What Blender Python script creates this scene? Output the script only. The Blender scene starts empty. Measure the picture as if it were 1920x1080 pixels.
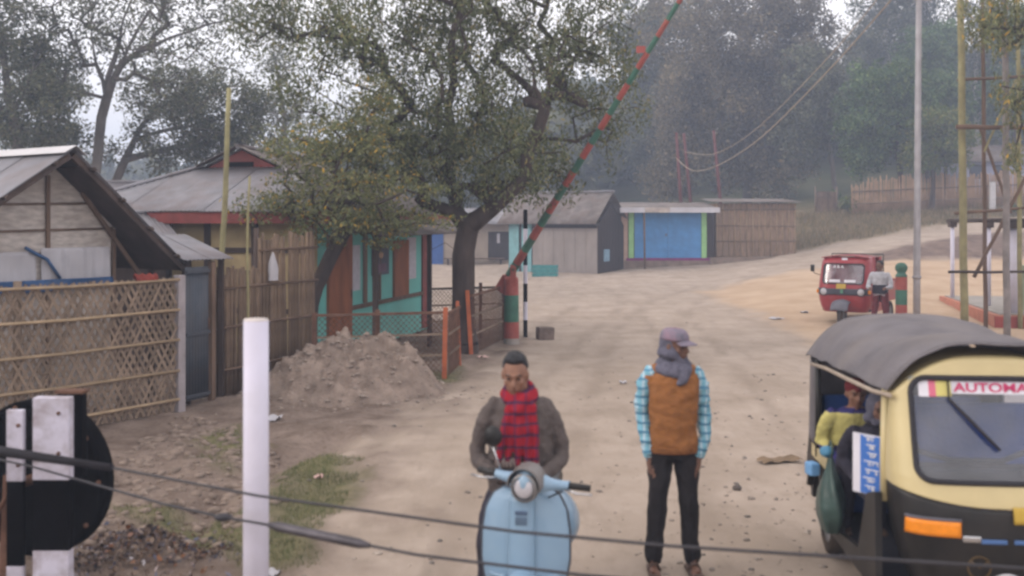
import bpy, bmesh, math, random
import numpy as np
from mathutils import Vector, Matrix, noise, kdtree, Euler
R = math.radians
HAZE = 0.0034
sc = bpy.context.scene
COL = sc.collection

# ------------------------------------------------------------------ camera, sky, sun, exposure
F, H, YH = 2000.0, 2.45, 415.0          # focal length in photo pixels, eye height (m), horizon row
cam = bpy.data.cameras.new('camera')
cam.sensor_width = 36.0
cam.lens = 36.0 * F / 1920.0
cam.shift_y = -(540.0 - YH) / 1920.0
cam.dof.use_dof = True                  # the near things lie a little out of focus
cam.dof.focus_distance = 32.0
cam.dof.aperture_fstop = 1.9
cam.clip_start, cam.clip_end = 0.1, 2000.0
camo = bpy.data.objects.new('camera', cam)
COL.objects.link(camo)
camo.location = (0, 0, H)
camo.rotation_euler = (R(90), 0, 0)
sc.camera = camo

SUN_EL, SUN_AZ = R(28), R(-105)         # azimuth from +Y towards +X
world = bpy.data.worlds.new('World'); sc.world = world
world.use_nodes = True
nt = world.node_tree
for n in list(nt.nodes): nt.nodes.remove(n)
sky = nt.nodes.new('ShaderNodeTexSky'); sky.sky_type = 'NISHITA'; sky.sun_disc = False
sky.sun_elevation = SUN_EL; sky.sun_rotation = SUN_AZ
sky.air_density = 1.0; sky.dust_density = 7.0; sky.ozone_density = 0.6
mx = nt.nodes.new('ShaderNodeMix'); mx.data_type = 'RGBA'
mx.inputs['Factor'].default_value = 0.88                      # thick even winter overcast
nt.links.new(sky.outputs['Color'], mx.inputs['A'])
mx.inputs['B'].default_value = (18.0, 17.0, 16.7, 1)
bg = nt.nodes.new('ShaderNodeBackground'); bg.inputs['Strength'].default_value = 0.10
wo = nt.nodes.new('ShaderNodeOutputWorld')
nt.links.new(mx.outputs['Result'], bg.inputs['Color'])
nt.links.new(bg.outputs['Background'], wo.inputs['Surface'])

sl = bpy.data.lights.new('sun', 'SUN'); sl.energy = 1.3; sl.angle = R(18); sl.color = (1.0, 0.93, 0.85)
so = bpy.data.objects.new('sun', sl); COL.objects.link(so)
so.rotation_euler = (R(90) - SUN_EL, 0, math.pi - SUN_AZ)
so.location = (-20, -20, 30)

sc.view_settings.view_transform = 'Standard'
sc.view_settings.look = 'None'
sc.view_settings.gamma = 1.0
sc.view_settings.use_curve_mapping = False
sc.view_settings.exposure = 0.19
sc.render.engine = 'CYCLES'
sc.cycles.use_denoising = True
sc.cycles.max_bounces = 7
sc.cycles.diffuse_bounces = 3
sc.cycles.glossy_bounces = 3
sc.cycles.transmission_bounces = 4
sc.cycles.transparent_max_bounces = 16
sc.cycles.volume_bounces = 1
sc.cycles.caustics_reflective = False
sc.cycles.caustics_refractive = False
sc.cycles.pixel_filter_type = 'BLACKMAN_HARRIS'
sc.cycles.filter_width = 2.6            # the compact camera's soft picture

# ------------------------------------------------------------------ helpers
def P(px, py, Y):                       # photo pixel at distance Y
    return Vector(((px - 960) / F * Y, Y, H - (py - YH) / F * Y))
def G(px, py, z=0.0):                   # photo pixel on level ground
    return P(px, py, (H - z) * F / (py - YH))
def onwall(px, py, A, B):               # photo pixel on the vertical plane through A and B
    u = (px - 960) / F
    dx, dy = B[0] - A[0], B[1] - A[1]
    t = (u * A[1] - A[0]) / (dx - u * dy)
    return P(px, py, A[1] + t * dy)

def tag(o, label=None, cat=None, group=None, kind=None):
    if label: o['label'] = label
    if cat: o['category'] = cat
    if group: o['group'] = group
    if kind: o['kind'] = kind
    return o
def thing(name, label, cat, loc=(0, 0, 0), rz=0.0, group=None):
    o = bpy.data.objects.new(name, None); COL.objects.link(o)
    o.empty_display_size = 0.1
    o.location = loc; o.rotation_euler = (0, 0, rz)
    return tag(o, label, cat, group)
def copy_part(src, parent, loc=None, rot=None, scale=None):
    c = src.copy(); COL.objects.link(c); c.parent = parent
    if loc is not None: c.location = loc
    if rot is not None: c.rotation_euler = rot
    if scale is not None: c.scale = scale
    return c

_mats = {}
ALB = 0.82                              # base colours scaled down so a raised exposure whitens the sky against them
def M(name, col, rough=0.85, var=0.18, scale=6.0, bump=0.0, bscale=40.0, metal=0.0, dirt=None, dirt_amt=0.35, dscale=1.6,
      stretch=(1, 1, 1), objvar=0.0, coat=0.0):
    if name in _mats: return _mats[name]
    m = bpy.data.materials.new(name); m.use_nodes = True
    t = m.node_tree; N = t.nodes; L = t.links
    b = N['Principled BSDF']
    b.inputs['Roughness'].default_value = rough
    b.inputs['Metallic'].default_value = metal
    b.inputs['Specular IOR Level'].default_value = 0.3 if rough < .7 else (0.14 if max(col) > .02 else 0.03)
    if coat: b.inputs['Coat Weight'].default_value = coat
    tc = N.new('ShaderNodeTexCoord'); mp = N.new('ShaderNodeMapping')
    mp.inputs['Scale'].default_value = stretch
    L.new(tc.outputs['Object'], mp.inputs['Vector'])
    n1 = N.new('ShaderNodeTexNoise'); n1.inputs['Scale'].default_value = scale; n1.inputs['Detail'].default_value = 6
    L.new(mp.outputs['Vector'], n1.inputs['Vector'])
    rp = N.new('ShaderNodeValToRGB')
    rp.color_ramp.elements[0].position = 0.3; rp.color_ramp.elements[1].position = 0.7
    col = [c * ALB for c in col]; dirt = [c * ALB for c in dirt] if dirt else None
    c0 = [max(0, c * (1 - var)) for c in col]; c1 = [min(1, c * (1 + var)) for c in col]
    rp.color_ramp.elements[0].color = (*c0, 1); rp.color_ramp.elements[1].color = (*c1, 1)
    L.new(n1.outputs['Fac'], rp.inputs['Fac'])
    out = rp.outputs['Color']
    if dirt:
        n2 = N.new('ShaderNodeTexNoise'); n2.inputs['Scale'].default_value = dscale; n2.inputs['Detail'].default_value = 8
        n2.inputs['Roughness'].default_value = 0.65
        L.new(mp.outputs['Vector'], n2.inputs['Vector'])
        r2 = N.new('ShaderNodeMapRange'); r2.inputs[1].default_value = 0.42; r2.inputs[2].default_value = 0.72
        r2.inputs[3].default_value = 0.0; r2.inputs[4].default_value = dirt_amt
        L.new(n2.outputs['Fac'], r2.inputs[0])
        mm = N.new('ShaderNodeMix'); mm.data_type = 'RGBA'
        L.new(r2.outputs[0], mm.inputs['Factor']); L.new(out, mm.inputs['A']); mm.inputs['B'].default_value = (*dirt, 1)
        out = mm.outputs['Result']
    if objvar:
        oi = N.new('ShaderNodeObjectInfo'); hs = N.new('ShaderNodeHueSaturation')
        mr = N.new('ShaderNodeMapRange'); mr.inputs[3].default_value = 1 - objvar; mr.inputs[4].default_value = 1 + objvar
        L.new(oi.outputs['Random'], mr.inputs[0]); L.new(mr.outputs[0], hs.inputs['Value']); L.new(out, hs.inputs['Color'])
        out = hs.outputs['Color']
    L.new(out, b.inputs['Base Color'])
    if bump:
        n3 = N.new('ShaderNodeTexNoise'); n3.inputs['Scale'].default_value = bscale; n3.inputs['Detail'].default_value = 5
        L.new(mp.outputs['Vector'], n3.inputs['Vector'])
        bp = N.new('ShaderNodeBump'); bp.inputs['Strength'].default_value = bump; bp.inputs['Distance'].default_value = 0.02
        L.new(n3.outputs['Fac'], bp.inputs['Height']); L.new(bp.outputs['Normal'], b.inputs['Normal'])
    _mats[name] = m
    return m

def leafmat(name, cols, rough=0.6, trans=0.35, ns=0.9, lo=0.72, hi=1.25):
    m = bpy.data.materials.new(name); m.use_nodes = True
    t = m.node_tree; N = t.nodes; L = t.links
    b = N['Principled BSDF']; b.inputs['Roughness'].default_value = rough; b.inputs['Specular IOR Level'].default_value = 0.25
    g = N.new('ShaderNodeNewGeometry'); rp = N.new('ShaderNodeValToRGB')
    cr = rp.color_ramp; cr.interpolation = 'LINEAR'
    while len(cr.elements) < len(cols): cr.elements.new(0.5)
    for i, (p, c) in enumerate(cols):
        cr.elements[i].position = p; cr.elements[i].color = (*c, 1)
    L.new(g.outputs['Random Per Island'], rp.inputs['Fac'])
    tc = N.new('ShaderNodeTexCoord'); n1 = N.new('ShaderNodeTexNoise'); n1.inputs['Scale'].default_value = ns
    L.new(tc.outputs['Object'], n1.inputs['Vector'])
    mr = N.new('ShaderNodeMapRange'); mr.inputs[1].default_value = 0.3; mr.inputs[2].default_value = 0.7
    mr.inputs[3].default_value = lo; mr.inputs[4].default_value = hi
    hs = N.new('ShaderNodeHueSaturation')
    L.new(n1.outputs['Fac'], mr.inputs[0]); L.new(mr.outputs[0], hs.inputs['Value']); L.new(rp.outputs['Color'], hs.inputs['Color'])
    L.new(hs.outputs['Color'], b.inputs['Base Color'])
    tr = N.new('ShaderNodeBsdfTranslucent'); L.new(hs.outputs['Color'], tr.inputs['Color'])
    ms = N.new('ShaderNodeMixShader'); ms.inputs[0].default_value = trans
    L.new(b.outputs[0], ms.inputs[1]); L.new(tr.outputs[0], ms.inputs[2])
    L.new(ms.outputs[0], N['Material Output'].inputs['Surface'])
    return m

def glassmat(name, tint=(0.8, 0.85, 0.9), veil=0.12, veilcol=(0.5, 0.47, 0.45), refl=0.0):
    m = bpy.data.materials.new(name); m.use_nodes = True
    t = m.node_tree; N = t.nodes; L = t.links
    N.remove(N['Principled BSDF'])
    tr = N.new('ShaderNodeBsdfTransparent'); tr.inputs[0].default_value = (*tint, 1)
    gl = N.new('ShaderNodeBsdfGlossy'); gl.inputs['Roughness'].default_value = 0.06
    fr = N.new('ShaderNodeFresnel'); fr.inputs[0].default_value = 1.5
    ad = N.new('ShaderNodeMath'); ad.operation = 'ADD'; ad.use_clamp = True; ad.inputs[1].default_value = refl
    L.new(fr.outputs[0], ad.inputs[0])
    m1 = N.new('ShaderNodeMixShader'); L.new(ad.outputs[0], m1.inputs[0]); L.new(tr.outputs[0], m1.inputs[1]); L.new(gl.outputs[0], m1.inputs[2])
    df = N.new('ShaderNodeBsdfDiffuse'); df.inputs[0].default_value = (*veilcol, 1)  # diffuse veil painted in for the milky reflection on the glass
    tc = N.new('ShaderNodeTexCoord'); n1 = N.new('ShaderNodeTexNoise'); n1.inputs['Scale'].default_value = 3.5; n1.inputs['Detail'].default_value = 6
    L.new(tc.outputs['Object'], n1.inputs['Vector'])
    mr = N.new('ShaderNodeMapRange'); mr.inputs[1].default_value = 0.35; mr.inputs[2].default_value = 0.75; mr.inputs[3].default_value = veil * 0.4; mr.inputs[4].default_value = veil * 2
    L.new(n1.outputs['Fac'], mr.inputs[0])
    m2 = N.new('ShaderNodeMixShader'); L.new(mr.outputs[0], m2.inputs[0]); L.new(m1.outputs[0], m2.inputs[1]); L.new(df.outputs[0], m2.inputs[2])
    L.new(m2.outputs[0], N['Material Output'].inputs['Surface'])
    return m

def mesh_np(name, v, f, mat, parent=None, smooth=False):
    v = np.asarray(v, np.float32); f = np.asarray(f, np.int32)
    me = bpy.data.meshes.new(name)
    me.vertices.add(len(v)); me.vertices.foreach_set('co', v.ravel())
    k = f.shape[1]
    me.loops.add(f.size); me.loops.foreach_set('vertex_index', f.ravel())
    me.polygons.add(len(f)); me.polygons.foreach_set('loop_start', np.arange(0, f.size, k, dtype=np.int32))
    if smooth: me.polygons.foreach_set('use_smooth', np.ones(len(f), bool))
    me.update(calc_edges=True); me.validate()
    me.materials.append(mat)
    o = bpy.data.objects.new(name, me); COL.objects.link(o); o.parent = parent
    return o

class MB:
    """collects shapes; build() links them as ONE mesh object"""
    def __init__(s): s.v = []; s.f = []; s.m = []; s.sm = []
    def add(s, v, f, m=0, smooth=False):
        o = len(s.v); s.v += [tuple(p) for p in v]
        for q in f: s.f.append([i + o for i in q]); s.m.append(m); s.sm.append(smooth)
        return s
    def box(s, c, d, rot=None, m=0, bev=0.0):
        x, y, z = d[0] / 2, d[1] / 2, d[2] / 2
        Rm = (Euler(rot).to_matrix() if rot else Matrix.Identity(3)); c = Vector(c)
        if bev <= 0:
            v = [(-x, -y, -z), (x, -y, -z), (x, y, -z), (-x, y, -z), (-x, -y, z), (x, -y, z), (x, y, z), (-x, y, z)]
            f = [(0, 3, 2, 1), (4, 5, 6, 7), (0, 1, 5, 4), (1, 2, 6, 5), (2, 3, 7, 6), (3, 0, 4, 7)]
        else:
            bm = bmesh.new(); bmesh.ops.create_cube(bm, size=1)
            for q in bm.verts: q.co = Vector((q.co.x * 2 * x, q.co.y * 2 * y, q.co.z * 2 * z))
            bmesh.ops.bevel(bm, geom=bm.edges[:] + bm.verts[:], offset=bev, segments=2, affect='EDGES', profile=0.6)
            bm.verts.index_update()
            v = [q.co.copy() for q in bm.verts]; f = [[q.index for q in fa.verts] for fa in bm.faces]; bm.free()
        return s.add([c + Rm @ Vector(p) for p in v], f, m)
    def tube(s, pts, rad, n=8, m=0, caps=True, smooth=True, sq=1.0):
        pts = [Vector(p) for p in pts]; k = len(pts)
        if not hasattr(rad, '__len__'): rad = [rad] * k
        v = []; f = []; up = None
        for i, p in enumerate(pts):
            d = (pts[min(i + 1, k - 1)] - pts[max(i - 1, 0)])
            d = d.normalized() if d.length > 1e-9 else Vector((0, 0, 1))
            if up is None:
                up = Vector((0, 0, 1)) if abs(d.z) < 0.9 else Vector((1, 0, 0))
            a = d.cross(up)
            a = a.normalized() if a.length > 1e-6 else d.orthogonal().normalized()
            b = a.cross(d).normalized(); up = b
            for j in range(n):
                t = 2 * math.pi * j / n
                v.append(p + (a * math.cos(t) + b * math.sin(t) * sq) * rad[i])
        for i in range(k - 1):
            for j in range(n):
                j2 = (j + 1) % n
                f.append((i * n + j, i * n + j2, (i + 1) * n + j2, (i + 1) * n + j))
        s.add(v, f, m, smooth)
        if caps:
            o = len(s.v) - len(v)
            s.f.append([o + j for j in range(n)][::-1]); s.m.append(m); s.sm.append(False)
            s.f.append([o + (k - 1) * n + j for j in range(n)]); s.m.append(m); s.sm.append(False)
        return s
    def cyl(s, a, b, r0, r1=None, n=12, m=0): return s.tube([a, b], [r0, r0 if r1 is None else r1], n, m)
    def lathe(s, prof, c=(0, 0, 0), axis='z', n=20, m=0, smooth=True, rot=None):
        v = []; f = []; k = len(prof); c = Vector(c)
        Rm = Euler(rot).to_matrix() if rot else Matrix.Identity(3)
        for (r, h) in prof:
            for j in range(n):
                t = 2 * math.pi * j / n
                q = {'z': (r * math.cos(t), r * math.sin(t), h), 'x': (h, r * math.cos(t), r * math.sin(t)), 'y': (r * math.sin(t), h, r * math.cos(t))}[axis]
                v.append(c + Rm @ Vector(q))
        for i in range(k - 1):
            for j in range(n):
                j2 = (j + 1) % n
                f.append((i * n + j, i * n + j2, (i + 1) * n + j2, (i + 1) * n + j))
        return s.add(v, f, m, smooth)
    def ell(s, c, r, rot=None, n=16, k=10, m=0):
        prof = []
        v = []; f = []; c = Vector(c); Rm = Euler(rot).to_matrix() if rot else Matrix.Identity(3)
        for i in range(k + 1):
            ph = math.pi * i / k
            for j in range(n):
                t = 2 * math.pi * j / n
                v.append(c + Rm @ Vector((r[0] * math.sin(ph) * math.cos(t), r[1] * math.sin(ph) * math.sin(t), -r[2] * math.cos(ph))))
        for i in range(k):
            for j in range(n):
                j2 = (j + 1) % n
                f.append((i * n + j, i * n + j2, (i + 1) * n + j2, (i + 1) * n + j))
        return s.add(v, f, m, True)
    def grid(s, fn, nu, nv, m=0, smooth=True, skip=None):
        v = [fn(i / nu, j / nv) for j in range(nv + 1) for i in range(nu + 1)]
        f = []
        for j in range(nv):
            for i in range(nu):
                if skip and skip((i + .5) / nu, (j + .5) / nv): continue
                a = j * (nu + 1) + i
                f.append((a, a + 1, a + nu + 2, a + nu + 1))
        return s.add(v, f, m, smooth)
    def prism(s, poly, y0, y1, m=0, axis='y'):
        n = len(poly)
        def w(p, t): return (p[0], t, p[1]) if axis == 'y' else ((t, p[0], p[1]) if axis == 'x' else (p[0], p[1], t))
        v = [w(p, y0) for p in poly] + [w(p, y1) for p in poly]
        f = [list(range(n)), list(range(2 * n - 1, n - 1, -1))] + [(i, i + n, (i + 1) % n + n, (i + 1) % n) for i in range(n)]
        return s.add(v, f, m)
    def build(s, name, mats, parent=None, solid=0.0, bev=0.0, loc=None, rot=None):
        if not isinstance(mats, (list, tuple)): mats = [mats]
        me = bpy.data.meshes.new(name); me.from_pydata([tuple(p) for p in s.v], [], s.f)
        me.polygons.foreach_set('material_index', s.m); me.polygons.foreach_set('use_smooth', s.sm)
        for q in mats: me.materials.append(q)
        me.update()
        bm = bmesh.new(); bm.from_mesh(me)
        bmesh.ops.remove_doubles(bm, verts=bm.verts, dist=1e-5)
        bmesh.ops.recalc_face_normals(bm, faces=bm.faces); bm.to_mesh(me); bm.free()
        o = bpy.data.objects.new(name, me); COL.objects.link(o); o.parent = parent
        if loc is not None: o.location = loc
        if rot is not None: o.rotation_euler = rot
        if solid:
            q = o.modifiers.new('solid', 'SOLIDIFY'); q.thickness = solid; q.offset = 0
        if bev:
            q = o.modifiers.new('bev', 'BEVEL'); q.width = bev; q.segments = 2; q.limit_method = 'ANGLE'
        return o

def text_part(name, body, size, mat, parent, loc, rot, extrude=0.001, align='CENTER', sx=1.0):
    cu = bpy.data.curves.new(name, 'FONT'); cu.body = body; cu.size = size; cu.extrude = extrude
    cu.align_x = align; cu.align_y = 'CENTER'; cu.offset = size * 0.02
    t = bpy.data.objects.new('tmp', cu); COL.objects.link(t)
    dg = bpy.context.evaluated_depsgraph_get(); dg.update()
    me = bpy.data.meshes.new_from_object(t.evaluated_get(dg))
    bpy.data.objects.remove(t); bpy.data.curves.remove(cu)
    me.name = name; me.materials.clear(); me.materials.append(mat)
    o = bpy.data.objects.new(name, me); COL.objects.link(o); o.parent = parent
    o.location = loc; o.rotation_euler = rot; o.scale = (sx, 1, 1)
    return o

def pw(x, xs, ys): return float(np.interp(x, xs, ys))
random.seed(7); rng = np.random.default_rng(7)
# ------------------------------------------------------------------ terrain
KY = [0, 12, 25, 35, 42, 46, 49, 55, 62, 75, 110, 180, 240, 420]
KPX = [-800, 300, 600, 900, 1100, 1340, 1490, 1690, 1880, 2400]
KZ = np.array([
    [0, 0, 0, 0, 0, 0, 0, .1, .3, .6, 1.5, 4, 5, 5],
    [0, 0, 0, 0, 0, 0, 0, .1, .3, .6, 1.5, 4, 5, 5],
    [0, 0, 0, 0, 0, 0, 0, .1, .3, .6, 2, 6, 7, 7],
    [0, 0, 0, 0, 0, 0, 0, .1, .4, 1, 4, 12, 14, 14],
    [0, 0, 0, 0, .0, .02, .1, .3, .8, 2, 8, 19, 22, 22],
    [0, 0, 0, .0, .12, .25, .37, .8, 1.2, 3, 10, 23, 26, 26],
    [0, 0, 0, .25, .56, .66, .75, 1.25, 2.9, 4.5, 11, 25, 28, 28],
    [0, 0, 0, .35, .83, 1.25, 1.5, 1.76, 3.2, 5, 12, 25, 28, 28],
    [0, 0, 0, .30, .70, 1.30, 1.7, 2.1, 3.4, 5.2, 12, 24, 27, 27],
    [0, 0, 0, .30, .70, 1.30, 1.7, 2.1, 3.4, 5.2, 12, 24, 27, 27]])
def tz_arr(X, Y):
    X = np.asarray(X, float); Y = np.asarray(Y, float)
    px = 960 + F * X / np.maximum(Y, 6)
    fy = np.interp(Y, KY, np.arange(len(KY))); fx = np.interp(px, KPX, np.arange(len(KPX)))
    i = np.clip(fx.astype(int), 0, len(KPX) - 2); j = np.clip(fy.astype(int), 0, len(KY) - 2)
    a = fx - i; b = fy - j
    return (KZ[i, j] * (1 - a) * (1 - b) + KZ[i + 1, j] * a * (1 - b) + KZ[i, j + 1] * (1 - a) * b + KZ[i + 1, j + 1] * a * b)
def tz(x, y): return float(tz_arr([x], [y])[0])
def ground_at(px, py):                   # pixel onto the terrain
    lo = None
    for Y in np.linspace(3, 120, 2400):
        z = H - (py - YH) / F * Y
        if z <= tz((px - 960) / F * Y, Y): return Vector(((px - 960) / F * Y, Y, tz((px - 960) / F * Y, Y)))
    return P(px, py, 120)

def inpoly(x, y, poly):
    r = np.zeros(x.shape, bool); n = len(poly); j = n - 1
    for i in range(n):
        xi, yi = poly[i]; xj, yj = poly[j]
        c = ((yi > y) != (yj > y)) & (x < (xj - xi) * (y - yi) / (yj - yi + 1e-12) + xi)
        r ^= c; j = i
    return r
def gpoly(pts): return [tuple(ground_at(*p)[:2]) for p in pts]
def pdist(x, y, poly):                   # signed distance to a ground polygon, metres, inside > 0
    d = np.full(x.shape, 1e9); n = len(poly)
    for i in range(n):
        ax, ay = poly[i]; bx, by = poly[(i + 1) % n]
        dx, dy = bx - ax, by - ay
        t = np.clip(((x - ax) * dx + (y - ay) * dy) / (dx * dx + dy * dy + 1e-12), 0, 1)
        d = np.minimum(d, np.hypot(x - ax - t * dx, y - ay - t * dy))
    return np.where(inpoly(x, y, poly), d, -d)
def nz(X, Y, s, seed=0.0):
    return np.array([noise.fractal(Vector((x * s, y * s, seed)), 0.9, 2.0, 4) for x, y in zip(X, Y)])

rows = np.concatenate([np.linspace(-25, 1.5, 12), np.arange(2, 20, 0.13), 20 * 1.021 ** np.arange(0, 147)])
uu = np.concatenate([[-1.6, -1.3, -1.0, -.8, -.65, -.58], np.arange(-.54, .541, .0052), [.58, .65, .8, 1.0, 1.3, 1.6]])
RY, RU = np.meshgrid(rows, uu, indexing='ij')
GX = (RU * np.maximum(RY, 6)).ravel(); GY = RY.ravel()
GZ = tz_arr(GX, GY)
n_small = nz(GX, GY, 1.3, 3.1); n_big = nz(GX, GY, 0.28, 9.7); n_mid = nz(GX, GY, 0.7, 5.2)
sand_poly = gpoly([(1318, 548), (1400, 527), (1500, 507), (1690, 486), (1920, 482)]) + [(26, 38), (26, 20)] + gpoly([(2300, 760), (1700, 690), (1530, 640), (1462, 604), (1385, 574)])
bank_poly = [(12.2, 51.0)] + [(21.5, 56.5), (29, 58.5), (60, 66), (80, 120), (8, 120), (10, 62)]
emb_poly = gpoly([(1600, 494), (1700, 486), (1925, 484)]) + [(24, 49.5)] + gpoly([(1925, 436), (1820, 440), (1700, 462), (1620, 478)])
left_poly = [(-40, 3), (-0.9, 3)] + gpoly([(640, 1060), (690, 900), (660, 830), (800, 780), (830, 725), (900, 690), (960, 650)]) + [(-.2, 26), (-6, 30), (-40, 30)]
grass_polys = [gpoly([(520, 870), (600, 848), (655, 862), (665, 900), (640, 950), (600, 985), (540, 1010), (500, 960)]),
               gpoly([(385, 815), (450, 800), (470, 840), (430, 880), (370, 860)]),
               gpoly([(690, 690), (840, 700), (870, 690), (850, 715), (760, 730), (690, 712)]),
               gpoly([(380, 960), (480, 960), (600, 1060), (480, 1075), (360, 1010)]),
               gpoly([(200, 960), (330, 950), (420, 985), (300, 1000)])]
w_sand = np.clip(pdist(GX, GY, sand_poly) / 0.8 + 0.5 + n_small * 0.5, 0, 1)
w_bank = np.clip(pdist(GX, GY, bank_poly) / 1.0 + 0.5 + n_small * 0.5, 0, 1)
w_emb = np.clip(pdist(GX, GY, emb_poly) / 0.7 + 0.5 + n_small * 0.4, 0, 1)
w_left = np.clip(pdist(GX, GY, left_poly) / 0.9 + 0.5 + n_small * 0.8, 0, 1)
w_grass = np.zeros_like(GX)
for g in grass_polys: w_grass = np.maximum(w_grass, np.clip(pdist(GX, GY, g) / 0.35 + 0.4 + n_small * 0.9, 0, 1))
w_hill = np.clip((GY - 62) / 8, 0, 1)
# gentle relief: wheel ruts and lumps, stronger on the unmade ground to the left
relief = n_small * 0.012 + n_mid * 0.02 + w_left * (n_small * 0.05 + n_mid * 0.05) + w_bank * n_mid * 0.15 + w_sand * n_mid * 0.03 + w_emb * n_small * 0.12
ditch = pdist(GX, GY, gpoly([(330, 985), (400, 900), (520, 845), (640, 815), (650, 832), (540, 870), (430, 940), (370, 1040)]))
relief -= np.clip(ditch / 0.35 + .6, 0, 1) * 0.16
# tyre ruts worn along the track, in pairs
def polyd(x, y, pts):
    d = np.full(x.shape, 1e9)
    for (ax, ay), (bx, by) in zip(pts[:-1], pts[1:]):
        dx, dy = bx - ax, by - ay; t = np.clip(((x - ax) * dx + (y - ay) * dy) / (dx * dx + dy * dy + 1e-12), 0, 1)
        d = np.minimum(d, np.hypot(x - ax - t * dx, y - ay - t * dy))
    return d
def ruts(path, gap):
    q = np.array(gpoly(path)); q = np.stack([np.interp(np.linspace(0, len(q) - 1, 60), np.arange(len(q)), q[:, k]) for k in (0, 1)], 1)
    for _ in range(4): q[1:-1] = (q[:-2] + 2 * q[1:-1] + q[2:]) / 4
    tn = np.gradient(q, axis=0); tn /= np.linalg.norm(tn, axis=1, keepdims=True); nn = np.stack([-tn[:, 1], tn[:, 0]], 1)
    return [q + nn * gap / 2, q - nn * gap / 2]
w_rut = np.zeros_like(GX)
for path, gap, wd in (([(640, 1120), (760, 900), (900, 740), (1040, 630), (1130, 570), (1110, 540), (1040, 524), (930, 516)], 1.3, .17),
                      ([(1180, 1150), (1190, 860), (1200, 700), (1215, 610), (1270, 560), (1380, 520), (1520, 490)], 1.35, .2),
                      ([(1480, 1150), (1420, 880), (1340, 720), (1270, 620), (1230, 570), (1150, 535), (1010, 520)], 1.1, .13)):
    for r_ in ruts(path, gap): w_rut = np.maximum(w_rut, np.clip(1.2 - polyd(GX + n_small * .06, GY + n_mid * .1, [tuple(p) for p in r_]) / wd, 0, 1) * np.clip(.65 + n_mid * .9, 0, 1))
relief -= w_rut * 0.022
GZ = GZ + relief * np.clip((GY - 1) / 2, 0, 1)
nr, nc = len(rows), len(uu)
idx = np.arange(nr * nc).reshape(nr, nc)
gf = np.stack([idx[:-1, :-1], idx[:-1, 1:], idx[1:, 1:], idx[1:, :-1]], -1).reshape(-1, 4)

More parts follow.
